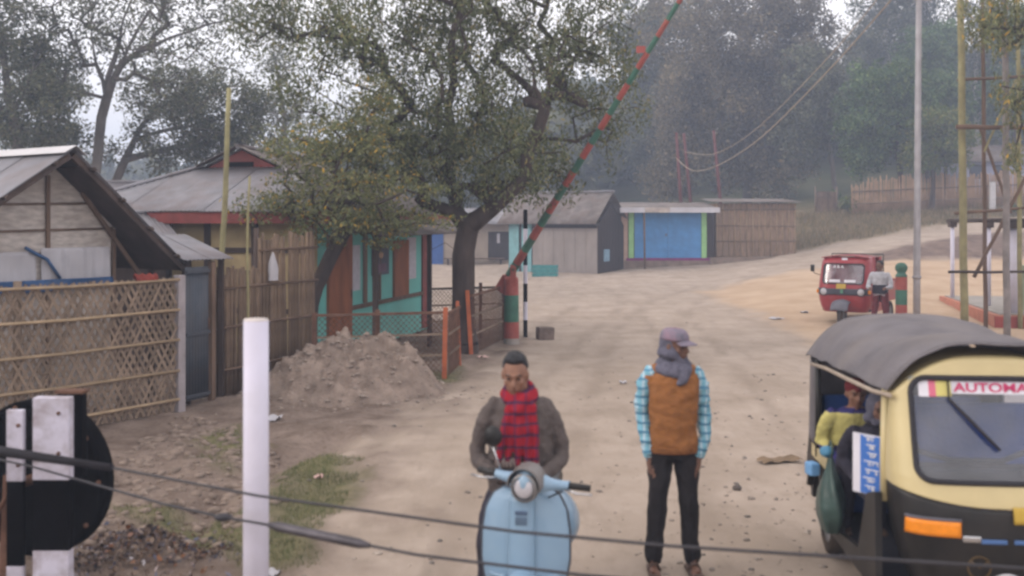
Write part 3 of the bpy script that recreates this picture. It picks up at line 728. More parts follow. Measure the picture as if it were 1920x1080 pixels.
yellow_w = M('ochre_wash', (.52, .40, .22), .9, .15, 3, .2, 30, dirt=(.25, .19, .12), dirt_amt=.6, dscale=2)
teal_w = M('teal_paint', (.17, .52, .47), .7, .1, 3, .15, 30, dirt=(.16, .30, .25), dirt_amt=.45, dscale=1.5)
orange_w = M('orange_door', (.28, .095, .035), .7, .25, 5, .15, 30, dirt=(.15, .06, .04), stretch=(1, 1, .3))
orange_p = M('orange_post', (.50, .13, .055), .7, .25, 8, .3, 40, dirt=(.22, .10, .06), dirt_amt=.6, dscale=4)
rust = M('rust_iron', (.15, .08, .055), .9, .35, 8, .4, 40)
blue_t = M('blue_tarp', (.035, .09, .21), .6, .25, 8, .3, 12)
white_s = M('white_sheet', (.52, .50, .53), .85, .15, 5, .4, 9, dirt=(.3, .27, .27), dirt_amt=.6, dscale=2.5)
paper = M('paper', (.55, .53, .58), .9, .12, 10)
poster_d = M('poster_dark', (.05, .055, .085), .6, .3, 6)
skinphoto = M('poster_face', (.45, .28, .17), .7, .3, 20)
grey_board = M('grey_board', (.34, .295, .275), .9, .12, 2, .15, 20, dirt=(.22, .19, .17), dirt_amt=.5, stretch=(1, 1, .5))
dark_board = M('dark_board', (.045, .034, .033), .9, .3, 5, .4, 20, stretch=(4, 4, .5))
blue_d = M('blue_door', (.085, .285, .60), .6, .1, 3, .1, 20, dirt=(.06, .15, .33), dirt_amt=.5)
lime = M('lime_paint', (.33, .60, .26), .75, .12, 5, .1)
magenta = M('magenta_paint', (.22, .03, .16), .75, .2, 5)
pink_w = M('pinkish_wall', (.50, .34, .26), .9, .15, 3, .2)
pale_teal = M('pale_teal', (.21, .42, .45), .75, .15, 4, .1, dirt=(.2, .3, .3))
white_p = M('white_paint', (.64, .61, .72), .6, .05, 5, .1, 40, dirt=(.5, .46, .47), dirt_amt=.4, dscale=4)
black_p = M('black_paint', (.004, .0035, .004), .9, .4, 6, .2)
concrete = M('concrete', (.32, .29, .26), .95, .2, 5, .5, 30)
plinth_o = M('plinth_orange', (.50, .20, .13), .85, .15, 4, .3, 30, dirt=(.4, .25, .18))
plinth_r = M('plinth_red', (.35, .07, .06), .85, .15, 4, .3, 30, dirt=(.3, .15, .1))
galv = M('galvanised', (.34, .32, .33), .5, .15, 5, .1, metal=.4, dirt=(.2, .17, .15))
b_red = M('barrier_red', (.34, .075, .06), .65, .2, 6, .1, dirt=(.25, .12, .08))
b_grn = M('barrier_green', (.045, .145, .10), .65, .25, 6, .1, dirt=(.10, .14, .10))
tealcrate = M('crate_teal', (.07, .28, .28), .8, .2, 6, .1)
rope_m = M('rope', (.42, .34, .25), .9, .2, 20)

def slatobj(w, t, l, mat, name, bev=.0):
    return MB().box((0, 0, l / 2), (w, t, l)).build(name, mat)

def roof_plane(parent, e0, a, b, poly, mat, sheetw=.82, pitch=.076, amp=.011, over=.06, name='roof_sheet'):
    """corrugated sheets: e0 eave corner, a unit vector along the eave, b unit vector up the slope, poly = [(s, t)] top line"""
    a = Vector(a).normalized(); b = Vector(b).normalized(); nrm = a.cross(b).normalized()
    if nrm.z < 0: nrm = -nrm
    e0 = Vector(e0); S = [p[0] for p in poly]; T = [p[1] for p in poly]; L = S[-1]
    k = max(1, round((L - S[0]) / sheetw)); outs = []
    for i in range(k):
        s0 = S[0] + (L - S[0]) * i / k; s1 = S[0] + (L - S[0]) * (i + 1) / k + (over if i < k - 1 else 0)
        m = max(4, int((s1 - s0) / pitch * 4)); v = []; f = []
        jit = random.uniform(-.012, .012); lift = (i % 2) * .006
        for j in range(m + 1):
            s = s0 + (s1 - s0) * j / m; t = np.interp(s, S, T)
            o = nrm * (amp * math.sin(2 * math.pi * s / pitch) + lift)
            for q in (0, .33, .66, 1):
                v.append(e0 + a * s + b * ((t - jit * 2) * q + jit) + o)
        for j in range(m):
            for q in range(3): f.append((j * 4 + q, (j + 1) * 4 + q, (j + 1) * 4 + q + 1, j * 4 + q + 1))
        o = MB().add(v, f, 0, True).build(name, mat, parent, solid=.004)
        outs.append(o)
    return outs

# ------------------------------------------------------------------ woven bamboo fence, left
A0 = G(330, 775); d1 = Vector((.565, .825, 0)).normalized(); rz1 = math.atan2(d1.y, d1.x)
fen = thing('woven_bamboo_fence', 'diamond woven bamboo strip fence with pale cross rails before the bamboo house', 'fence', (A0.x, A0.y, 0), rz1)
fh, ang = 1.70, R(60)
Ls = fh / math.sin(ang); run = fh / math.tan(ang)
s1 = slatobj(.037, .006, Ls, bamboo, 'strip'); s1.parent = fen
s1.location = (-4.4, .006, .03); s1.rotation_euler = (0, math.pi / 2 - ang, 0)
x = -4.4 + .088; k = 0
while x < 0:
    for sg in (1, -1):
        if sg > 0: x0 = x
        else: x0 = x + .044
        L0 = Ls
        if sg > 0 and x0 + run > 0: L0 = Ls * max(.05, -x0 / run)
        if sg < 0 and x0 - run < -4.6: pass
        copy_part(s1, fen, (x0 + random.uniform(-.01, .01), .0065 * sg * (1 if k % 2 else -1) + random.uniform(-.001, .001), .03), (0, sg * (math.pi / 2 - ang) + R(random.uniform(-.9, .9)), 0), (random.uniform(.8, 1.12), 1, L0 / Ls))
    x += .088; k += 1
for x0 in [.088 * i for i in range(1, 11)]:    # the strips that run up to the end post
    f0 = x0 / run
    z0 = .03 + fh * f0
    copy_part(s1, fen, (-.005, -.006, z0), (0, -(math.pi / 2 - ang), 0), (1, 1, max(.05, 1 - f0)))
rail0 = MB().tube([(-4.5, 0, 0), (-3, 0, .012), (-1.5, 0, -.01), (0.03, 0, .006)], .019, 8).build('rail', bamboo_l, fen, loc=(0, -.03, fh))
for z in (1.31, .92, .52, .17): copy_part(rail0, fen, (0, -.03, z + random.uniform(-.02, .02)), (random.uniform(-.01, .01), R(random.uniform(-.5, .5)), 0))
post0 = MB().tube([(0, 0, -.1), (0, 0, 1.78)], [.05, .045], 10).build('post', bamboo, fen, loc=(-2.1, .06, 0))
copy_part(post0, fen, (-4.2, .06, 0))
MB().box((.07, .02, .87), (.11, .11, 1.78), bev=.01).build('end_post', M('weathered_post', (.36, .32, .33), .9, .2, 6, .4, dirt=(.2, .16, .15)), fen)

# ------------------------------------------------------------------ bamboo house with tin roof
hs = thing('bamboo_house', 'bamboo mat walled house with a steep grey tin roof behind the woven fence', 'house', (A0.x, A0.y, 0), rz1)
ax, az = -1.17, 3.33
def lerp(a, b, t): return a + (b - a) * t
wall_poly = [(-3.3, 0), (-.2, 0), (-.2, 2.42), (ax, 3.2), (-3.3, 1.9)]
MB().prism(wall_poly, .98, 1.04).build('wall', mat_wall, hs)
MB().box((-.2, 2.6, 1.2), (.06, 3.1, 2.4)).build('wall', mat_wall, hs)
for (xa, za, xb, zb) in ((-3.3, 2.30, -.25, 2.36), (-3.3, 2.06, -.3, 2.05), (-3.3, 2.62, -.6, 2.68)):
    MB().tube([(xa, .96, za), (xb, .96, zb)], .016, 6).build('batten', wood_b, hs)
for xx in (-2.2, ax, -.24): MB().box((xx, .955, 1.5 if xx != ax else 1.62), (.05, .03, 1.7 if xx != ax else 2.8)).build('stud', wood_b, hs)
def sheetcloth(x0, x1, z0, z1, y, mat, name, parent, wav=.015):
    def fn(u, v):
        xx = lerp(x0, x1, u); zz = lerp(z0, z1, v) + .02 * math.sin(u * 9) * (1 - v)
        return (xx, y + wav * math.sin(u * 17 + v * 2) + wav * .5 * math.sin(u * 41), zz)
    return MB().grid(fn, 40, 8).build(name, mat, parent, solid=.004)
sheetcloth(-2.6, -1.35, 1.66, 2.08, .93, white_s, 'plastic_sheet', hs)
sheetcloth(-1.27, -.32, 1.68, 2.12, .925, white_s, 'plastic_sheet', hs)
sheetcloth(-3.3, -2.66, 1.66, 2.16, .93, white_s, 'plastic_sheet', hs)
sheetcloth(-2.9, -.32, 1.60, 1.735, .86, blue_t, 'blue_tarp', hs, .02)
MB().tube([(-1.5, .9, 2.13), (-1.22, .89, 1.98), (-1.05, .88, 1.74)], .022, 8).build('blue_hose', blue_t, hs)
# roof: two unequal slopes
slf = math.atan2(1.41, 1.606); sln = math.atan2(.66, 1)
e_far = (ax + 1.66, .4, az - 1.66 * math.tan(slf)); e_near = (ax - 2.5, .4, az - 2.5 * math.tan(sln))
roof_plane(hs, e_far, (0, 1, 0), (-math.cos(slf), 0, math.sin(slf)), [(0, 1.66 / math.cos(slf)), (4.2, 1.66 / math.cos(slf))], tin)
roof_plane(hs, e_near, (0, 1, 0), (math.cos(sln), 0, math.sin(sln)), [(0, 2.5 / math.cos(sln)), (4.2, 2.5 / math.cos(sln))], tin)
MB().add([(ax - .16, .36, az - .06), (ax, .36, az + .035), (ax + .14, .36, az - .075), (ax - .16, 4.62, az - .06), (ax, 4.62, az + .035), (ax + .14, 4.62, az - .075)],
         [(0, 1, 4, 3), (1, 2, 5, 4)]).build('ridge_cap', M('ridge_tin', (.55, .53, .54), .45, .1, 3, metal=.3), hs, solid=.005)
for y in (.47, 1.0, 2.2, 3.4):
    MB().box((lerp(ax, e_far[0], .5), y, lerp(az, e_far[2], .5) - .07), (1.63 / math.cos(slf), .05, .07), (0, slf, 0)).build('rafter', wood_d, hs)
    MB().box((lerp(ax, e_near[0], .5), y, lerp(az, e_near[2], .5) - .07), (2.45 / math.cos(sln), .05, .07), (0, -sln, 0)).build('rafter', wood_d, hs)
for t in (.15, .4, .65, .9):
    MB().box((lerp(ax, e_far[0], t), 2.4, lerp(az, e_far[2], t) - .03), (.05, 4.1, .035), (0, slf, 0)).build('purlin', wood_d, hs)
for t in (.1, .35, .6, .85):
    MB().box((lerp(ax, e_near[0], t), 2.4, lerp(az, e_near[2], t) - .03), (.05, 4.1, .035), (0, -sln, 0)).build('purlin', wood_d, hs)
MB().box((lerp(ax, e_far[0], .55), .92, lerp(az, e_far[2], .55) - .30), (1.5, .04, .05), (0, slf * 1.25, 0)).build('brace', wood_b, hs)
MB().box((lerp(ax, e_far[0], .52), 2.45, lerp(az, e_far[2], .52) - .115), (1.50 / math.cos(slf), 4.05, .012), (0, slf, 0)).build('underside_shade', wood_d, hs)  # dark sheet added to give the overhang's underside its shade
# clutter hung on the fence top: a red cloth
rc = MB().grid(lambda u, v: (lerp(-.62, -.3, u) + .01 * math.sin(v * 9), lerp(-.05, .05, v) * .8, 1.735 + .06 * math.cos((v - .5) * 3) - abs(v - .5) * .06 + .012 * math.sin(u * 20)), 16, 12)
o = rc.build('red_cloth', M('cloth_red', (.20, .04, .03), .9, .25, 9, .3), None, solid=.006, loc=(A0.x, A0.y, 0), rot=(0, 0, rz1))
tag(o, 'crumpled red cloth lying over the top rail of the woven fence', 'cloth')

# ------------------------------------------------------------------ iron gate with tin canopy
ga, gb = P(347, 500, 14.1), P(391, 500, 14.55); gd = (gb - ga); gd.z = 0; rzg = math.atan2(gd.y, gd.x); gl = gd.length
gt = thing('sheet_iron_gate', 'dark grey blue sheet iron gate beside the woven fence end', 'gate', (ga.x, ga.y, 0), rzg)
gmat = M('gate_iron', (.062, .072, .092), .6, .2, 4, .1, 20, metal=.2, dirt=(.12, .10, .09), dirt_amt=.5, dscale=3)
MB().grid(lambda u, v: (u * gl, .012 * math.sin(u * gl / .06 * 6.283) * .5, .06 + v * 1.78), 24, 2).build('panel', gmat, gt, solid=.004)
for z in (.12, .95, 1.78): MB().box((gl / 2, -.022, z), (gl, .02, .045)).build('rail', gmat, gt)
MB().box((gl + .07, .0, .95), (.08, .08, 1.9), bev=.008).build('post', wood_b, gt)
MB().cyl((gl - .06, -.05, 1.0), (gl - .06, -.05, 1.14), .01, n=8).build('handle', rust, gt)
cn = thing('tin_canopy', 'small tin canopy on dark posts roofing the sheet iron gate', 'canopy', (0, 0, 0))
ca, cb = P(360, 487, 14.2), P(438, 487, 14.9)
av = (cb - ca); av.z = 0; L = av.length; av.normalize(); inw = Vector((-av.y, av.x, 0)); sl_ = R(20)
ca.z = cb.z = 1.93
roof_plane(cn, ca - av * .12, av, inw * math.cos(sl_) + Vector((0, 0, math.sin(sl_))), [(0, .95), (L + .12, .95)], tin, sheetw=.45)
for s, dy in ((.05, .12), (L - .12, .12), (.05, .8), (L - .12, .8)):
    q = ca + av * s + inw * dy
    MB().box((q.x, q.y, .95 + dy * .17), (.07, .07, 1.9 + dy * .36)).build('post', wood_d, cn)
MB().tube([ca + inw * .12 + Vector((0, 0, .01)), cb + inw * .12 + Vector((0, 0, .01))], .02, 6).build('beam', wood_d, cn)

# ------------------------------------------------------------------ upright bamboo screen
sa, sb = G(398, 745), G(592, 703); sdv = sb - sa; sL = sdv.length; rzs = math.atan2(sdv.y, sdv.x)
scn = thing('bamboo_screen', 'old brown upright bamboo screen between the iron gate and the leaning tree', 'fence', (sa.x, sa.y, 0), rzs)
st0 = MB().tube([(0, 0, -.05), (.006, 0, .6), (-.004, 0, 1.2), (0, 0, 1.8)], [.036, .034, .035, .03], 6, sq=.45).build('strip', mat_brown, scn)
nst = 44
for i in range(1, nst):
    x = sL * i / nst; hh = 1.76 if x < sL * .42 else 2.24
    copy_part(st0, scn, (x, random.uniform(-.012, .012), 0), (R(random.uniform(-1, 1)), R(random.uniform(-1.4, 1.4)), random.uniform(-.3, .3)), (random.uniform(.85, 1.1), 1, (hh + random.uniform(-.07, .07)) / 1.8))
for z, x0, x1 in ((.35, 0, 1), (.95, 0, 1), (1.5, 0, 1), (2.02, .4, 1)):
    MB().tube([(sL * x0, -.045, z), (sL * (x0 + x1) / 2, -.05, z + .015), (sL * x1, -.045, z + .02)], .02, 6).build('rail', wood_b, scn)
for x in (.02, .42, .98): MB().tube([(sL * x, .05, -.1), (sL * x, .05, 2.35 if x > .3 else 1.9)], [.05, .04], 8).build('post', wood_d, scn)
pb = onwall(508, 500, sa, sb)
def bagfn(u, v):
    a = u * 2 * math.pi; r = .015 + .085 * math.sin(min(1, v * 1.2) * math.pi * .62) * (1 + .15 * math.sin(3 * a + 4 * v))
    return (r * math.cos(a), r * .5 * math.sin(a), -.02 - v * .42)
o = MB().grid(bagfn, 18, 12).build('plastic_bag', white_s, None, loc=(pb.x + .05, pb.y - .09, pb.z + .24), rot=(0, 0, rzs))
tag(o, 'crumpled white plastic bag hung on the upright bamboo screen', 'bag')

# bamboo poles standing up out of the yard
def pole(name, label, px0, py0, px1, py1, Y, r0, r1, mat, base=None, cat='pole', nodes=True):
    top = P(px1, py1, Y); b = P(px0, py0, Y); dz = (top - b); z0 = gz(b.x, Y) - .15
    b = b + dz * ((z0 - b.z) / dz.z) if base is None else b
    root = MB(); n = 12 if nodes else 2; pts = []; rr = []
    for i in range(n + 1):
        t = i / n; q = b.lerp(top, t) + Vector((.012 * math.sin(t * 9 + px0), 0, 0)) * (1 if nodes else 0)
        pts.append(q - b); rr.append(lerp(r0, r1, t))
    root.tube(pts, rr, 10)
    if nodes:
        for i in range(1, n): root.lathe([(rr[i] * 1.0, -.012), (rr[i] * 1.16, 0), (rr[i] * 1.0, .012)], pts[i], n=10)
    o = root.build(name, mat, None, loc=b)
    return tag(o, label, cat)
pole('bamboo_pole', 'tall pale green bamboo pole rising in front of the red gablet', 417, 450, 431, 165, 16.2, .05, .035, bamboo_g)
pole('bamboo_pole', 'thin bamboo rod standing before the upright bamboo screen', 463, 640, 467, 330, 14.2, .018, .014, bamboo_g)

# ------------------------------------------------------------------ house with hipped tin roof
Kx, Ky = -3.37, 18.2
yd = Vector((.228, .974, 0)).normalized(); xd = Vector((-yd.y, yd.x, 0))     # xd: along the ochre wall, leftwards
h2 = thing('hipped_house', 'ochre and turquoise house with hipped tin roof and red gablet', 'house', (Kx, Ky, 0), math.atan2(xd.y, xd.x))
def l2(v): return Vector((v[0] * xd.x + v[1] * (-xd.y) , 0, 0))
# local frame: x = along the ochre wall to the left, y must be -(inward); rotate so that local -y is inward
W2, D2, EZ = 4.4, 6.3, 2.62
MB().box((W2 / 2, -.06, 1.3), (W2, .12, 2.6)).build('wall', yellow_w, h2)                  # faces the camera
MB().box((.06, -.125 - (D2 - .13) / 2, 1.3), (.12, D2 - .13, 2.6)).build('wall', teal_w, h2)      # turquoise road side
MB().box((W2 - .06, -.125 - (D2 - .13) / 2, 1.3), (.12, D2 - .13, 2.6)).build('wall', yellow_w, h2)
MB().box((W2 / 2, -D2 - .06, 1.3), (W2, .12, 2.6)).build('wall', yellow_w, h2)
for x in (.08, 1.1, 2.0, 2.75, 3.6): MB().box((x, .02, 1.3), (.11, .05, 2.6)).build('wall_post', red_oxide if x < .2 else wood_d, h2)
MB().box((W2 / 2, .018, 1.95), (W2 - .2, .04, .09)).build('wall_rail', wood_d, h2)
MB().box((W2 / 2, .018, .9), (W2 - .2, .04, .09)).build('wall_rail', wood_d, h2)
K0 = Vector((Kx, Ky, 0)); K1 = K0 + yd * D2
def tealy(px): 
    q = onwall(px, 500, K0, K1); return -(q - K0).dot(yd)
def tealbox(px0, px1, z0, z1, mat, name, t=.03, out=.0):
    y0, y1 = tealy(px0), tealy(px1)
    return MB().box((-t / 2 - out, (y0 + y1) / 2, (z0 + z1) / 2), (t, abs(y1 - y0), z1 - z0)).build(name, mat, h2)
dr = tealbox(612, 656, .05, 2.2, orange_w, 'door', .05)
MB().cyl((-.08, tealy(652), 1.05), (-.08, tealy(652), 1.2), .012, n=8).build('handle', rust, dr)
dr = tealbox(736, 763, .88, 2.05, orange_w, 'shutter', .05)
tealbox(657, 792, .80, .88, wood_b, 'trim_rail', .04)
for p0, p1 in ((680, 686), (709, 712), (655, 658), (790, 800)): tealbox(p0, p1, .05 if p0 > 780 else .89, 2.45, wood_b if p0 < 780 else red_oxide, 'batten', .035)
tealbox(656, 674, 1.15, 2.0, paper, 'notice', .012, .004)
tealbox(763, 779, 1.2, 2.1, paper, 'notice', .012, .004)
po = tealbox(696, 727, 1.38, 1.98, poster_d, 'poster', .02, .01)
yc = (tealy(696) + tealy(727)) / 2
MB().ell((-.034, yc, 1.78), (.006, .13, .07), m=0).build('poster_picture', skinphoto, po)
MB().box((-.033, yc, 1.52), (.006, .55, .16)).build('poster_band', M('poster_band', (.16, .09, .13), .7), po)
# roof (local: eave rectangle x in [-.5, 5.0], y from .45 to -6.8)
ex0, ex1, ey0, ey1 = -.5, 5.0, .45, -6.8
cx = 2.28; rise = .86; gy = ey0 - 2.15; half = (ex1 - ex0) / 2; pit = math.atan2(1.22, half)
runh = 2.15; pith = math.atan2(rise, runh); sg = rise / math.tan(pit)
def sp(v): return Vector(v)
front_top = runh / math.cos(pith)
roof_plane(h2, (ex0, ey0, EZ), (1, 0, 0), (0, -math.cos(pith), math.sin(pith)), [(0, 0), (sg, front_top), (ex1 - ex0 - sg, front_top), (ex1 - ex0, 0)], tin)
sl_t = half / math.cos(pit)
Ls2 = ey0 - ey1
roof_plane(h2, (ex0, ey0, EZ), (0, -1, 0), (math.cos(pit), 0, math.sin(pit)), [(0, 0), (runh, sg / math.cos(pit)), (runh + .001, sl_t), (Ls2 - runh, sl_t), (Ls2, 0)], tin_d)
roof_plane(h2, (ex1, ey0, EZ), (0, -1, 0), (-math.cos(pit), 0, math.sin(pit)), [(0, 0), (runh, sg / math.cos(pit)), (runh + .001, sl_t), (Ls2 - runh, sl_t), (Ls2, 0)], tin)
roof_plane(h2, (ex0, ey1, EZ), (1, 0, 0), (0, math.cos(pith), math.sin(pith)), [(0, 0), (half, half * math.tan(pit) / math.sin(pith) * .7), (ex1 - ex0, 0)], tin)
gx0, gx1 = ex0 + sg, ex1 - sg; zc = EZ + 1.22; zb = EZ + rise
cxm = (ex0 + ex1) / 2
MB().prism([(gx0 + .05, zb - .02), (gx1 - .05, zb - .02), (cxm, zc - .03)], gy - .06, gy - .02).build('gablet', red_oxide, h2)
MB().box((cxm, gy + .0, zb + .06), (.5, .03, .09)).build('gablet_vent', black_p, h2)
for s in (-1, 1):
    MB().box((cxm + s * (gx1 - cxm) / 2, gy + .07, (zb + zc) / 2 + .05), (math.hypot(gx1 - cxm, zc - zb) + .12, .22, .012), (0, s * math.atan2(zc - zb, gx1 - cxm), 0)).build('gablet_verge', tin_d, h2)
    hx = ex1 if s > 0 else ex0
    MB().tube([(hx, ey0, EZ + .02), (gx1 if s > 0 else gx0, gy, zb + .03)], .04, 8).build('hip_cap', tin, h2)
MB().tube([(cxm, gy + .15, zc + .03), (cxm, ey1 + 2.1, zc + .03)], .05, 8).build('ridge_cap', tin, h2)
MB().box((cxm, ey0 - .06, EZ - .11), (ex1 - ex0 - .1, .03, .19)).build('fascia', red_oxide, h2)
MB().box((ex0 + .04, (ey0 + ey1) / 2, EZ - .09), (.03, Ls2 - .2, .15)).build('fascia', red_oxide, h2)
# lean-to over the road side
roof_plane(h2, (ex0 - .75, ey0 - .4, 2.20), (0, -1, 0), (math.cos(R(20)), 0, math.sin(R(20))), [(0, 1.1), (6.3, 1.1)], tin_d, name='lean_to_sheet')
for y in (.0, -3, -6.2): MB().box((-1.1, y, 1.12), (.08, .08, 2.26)).build('verandah_post', wood_d, h2)
# local y points away from the house here, so turn the frame: -y is inward
h2.rotation_euler = (0, 0, math.atan2(xd.y, xd.x))

# ------------------------------------------------------------------ low hut and far roof between the two houses
def gable_hut(name, label, loc, rz, w, d, eave, ridge, over, wallm, roofm, door=None, cat='hut'):
    """ridge along local x (width w); front at y = 0, depth d"""
    r = thing(name, label, cat, loc, rz)
    for y in (.03, d - .03): MB().box((w / 2, y, eave / 2), (w, .06, eave)).build('wall', wallm, r)
    for x in (.03, w - .03): MB().prism([(.062, 0), (d - .062, 0), (d - .062, eave), (d / 2, ridge - .04), (.062, eave)], x - .03, x + .03, axis='x').build('wall', wallm, r)
    pt = math.atan2(ridge - eave, d / 2); sl = (d / 2 + over) / math.cos(pt); ez = eave - over * math.tan(pt)
    roof_plane(r, (-over, -over, ez + .03), (1, 0, 0), (0, math.cos(pt), math.sin(pt)), [(0, sl), (w + 2 * over, sl)], roofm)
    roof_plane(r, (-over, d + over, ez + .03), (1, 0, 0), (0, -math.cos(pt), math.sin(pt)), [(0, sl), (w + 2 * over, sl)], roofm)
    MB().tube([(-over, d / 2, ridge + .05), (w + over, d / 2, ridge + .05)], .04, 8).build('ridge_cap', roofm, r)
    return r
g = P(262, 440, 16.8)
gable_hut('low_hut', 'low dark hut with a bright tin roof tucked between the two houses', (g.x - .9, g.y + .3, 0), R(45), 1.3, 1.4, 2.15, 2.55, .25, wood_d, tin)
g = P(180, 345, 29)
gable_hut('rear_house', 'grey roofed house glimpsed behind the hipped roof', (g.x, g.y, 0), R(4), 3.0, 3.4, 2.5, 3.55, .4, yellow_w, tin, cat='house')

# ------------------------------------------------------------------ stalls across the road
sh = thing('grey_shed', 'grey boarded shed with sloping tin roof and dark gable side', 'shed', (3.84, 48.0, .0), R(-35))
for i in range(6):
    MB().box((-3.5 + (i + .5) * 3.5 / 6, 0, 1.13), (3.5 / 6 - .012, .05, 2.3)).build('board', grey_board, sh)
MB().box((-1.75, -.03, 2.24), (3.5, .05, .2)).build('lintel', dark_board, sh)
for i in range(2): MB().box((-4.85 + i * .72 + .29, -.01, 1.32), (.56, .05, 2.5)).build('teal_door', pale_teal, sh)
MB().box((-4.2, .05, 1.3), (1.4, .05, 2.5)).build('dark_backing', dark_board, sh)
for i in range(9): MB().prism([(.03 + i * .262, .02), (.03 + i * .262 + .252, .02), (.03 + i * .262 + .252, 2.25 + min(1, 1 - abs(.03 + i * .262 + .252 - 1.2) / 1.2) * 1.1), (.03 + i * .262, 2.25 + min(1, 1 - abs(.03 + i * .262 - 1.2) / 1.2) * 1.1)], -.03, .03, axis='x').build('side_board', dark_board, sh)
for q in (2.39,): MB().box((-2.45, q, 1.1), (4.84, .05, 2.2)).build('back_wall', dark_board, sh)
pt = math.atan2(1.12, 1.2); sl = 1.6 / math.cos(pt)
roof_plane(sh, (-5.3, -.42, 2.32 - .0), (1, 0, 0), (0, math.cos(pt), math.sin(pt) ), [(0, sl * .97), (5.45, sl * .97)], tin_d)
roof_plane(sh, (-5.3, 2.75, 2.36), (1, 0, 0), (0, -math.cos(pt), math.sin(pt)), [(0, sl * .93), (5.45, sl * .93)], tin_d)
MB().tube([(-5.3, 1.18, 3.83), (.2, 1.18, 3.83)], .05, 8).build('ridge_cap', tin, sh)
MB().box((.05, .75, .9), (.05, .5, .55), bev=.02).build('blue_panel', M('faded_blue', (.22, .34, .44), .8, .2, 8), sh)
o = thing('teal_crate', 'small teal wooden crate on the ground before the grey shed', 'crate', (*G(1022, 519)[:2], 0), R(-12))
for z in (.08, .26, .44): 
    MB().box((0, -.24, z), (1.05, .02, .15)).build('slat', tealcrate, o); MB().box((0, .24, z), (1.05, .02, .15)).build('slat', tealcrate, o)
    for s in (-1, 1): MB().box((s * .535, 0, z), (.02, .46, .15)).build('slat', tealcrate, o)
MB().box((0, 0, .03), (1.0, .44, .03)).build('base', tealcrate, o)

bl = P(1176, 487, 50)
bs = thing('blue_stall', 'shuttered stall with bright blue doors and lime green jambs', 'stall', (bl.x, 50, 0), R(2))
gz0 = .62
MB().box((1.95, 1.3, gz0 / 2 - .1), (4.3, 2.75, gz0 + .2)).build('plinth', M('mud_plinth', (.24, .18, .145), .95, .25, 3, .4), bs)
MB().box((1.95, -.03, gz0 + .05), (4.0, .12, .11)).build('sill', magenta, bs)
for i in range(2): 
    dl = MB().box((.34 + 1.575 * (i + .5), .0, gz0 + 1.28), (1.56, .05, 2.34)).build('door_leaf', blue_d, bs)
    for z in (.5, 1.28, 2.05): MB().box((.34 + 1.575 * (i + .5), -.035, gz0 + z), (1.5, .02, .06)).build('door_rail', blue_d, dl)
MB().box((1.83, -.05, gz0 + 1.2), (.06, .03, .1)).build('padlock', rust, bs)
for x in (.19, 3.62): MB().box((x, -.01, gz0 + 1.28), (.24, .07, 2.34)).build('jamb', lime, bs)
MB().box((-.12, .4, 1.5), (.3, .8, 3.0)).build('side_wall', pink_w, bs)
MB().box((3.92, .05, gz0 + 1.28), (.34, .05, 2.34)).build('dark_gap', dark_board, bs)
MB().box((1.95, 2.55, 1.6), (4.2, .06, 3.1)).build('back_wall', dark_board, bs)
pt = R(6)
roof_plane(bs, (-.45, -.75, 3.02), (1, 0, 0), (0, math.cos(pt), math.sin(pt)), [(0, 3.5), (4.65, 3.5)], tin_d)
for i, mm in enumerate((white_s, M('rust_white', (.40, .34, .30), .8, .3, 4), white_s, white_s)): MB().box((-.45 + 4.65 * (i + .5) / 4, -.79, 2.97), (4.65 / 4 - .006, .02, .24), (R(-12), 0, 0)).build('eave_board', mm, bs)
MB().tube([(.72, -.7, .0), (.68, -.72, 3.0)], .045, 8).build('prop', wood_b, bs)

bh_l = P(1342, 485, 50.6)
bh = thing('bamboo_hut', 'closed hut of brown bamboo matting under pale upright battens', 'hut', (bh_l.x, 50.6, .5), R(2))
WH = 3.85
hut_m = M('hut_mat', (.30, .205, .14), .9, .3, 5, .6, 40, dirt=(.16, .11, .08), dirt_amt=.5, stretch=(3, 3, .6))
MB().box((WH / 2, .05, 1.35), (WH, .04, 2.9)).build('wall', hut_m, bh)
for x in (.02, WH - .02): MB().box((x, 1.3, 1.35), (.04, 2.4, 2.9)).build('wall', hut_m, bh)
MB().box((WH / 2, 2.52, 1.35), (WH, .04, 2.9)).build('wall', hut_m, bh)
bt0 = MB().tube([(0, 0, .0), (0, 0, 2.78)], .028, 6).build('batten', bamboo_l, bh, loc=(.05, .01, .03))
for i in range(1, 14): copy_part(bt0, bh, (.05 + i * (WH - .1) / 13, .01, .03), (0, R(random.uniform(-.6, .6)), 0))
for z in (.25, 1.0, 1.75, 2.5): MB().tube([(0, -.03, z), (WH, -.03, z + random.uniform(-.03, .03))], .022, 6).build('cross_batten', bamboo, bh)
roof_plane(bh, (-.2, -.35, 2.86), (1, 0, 0), (0, math.cos(R(4)), math.sin(R(4))), [(0, 3.2), (WH + .35, 3.2)], tin_d)
MB().box((WH / 2, .9, -.0), (WH + .8, 3.2, .5)).build('plinth', _mats['mud_plinth'], bh)

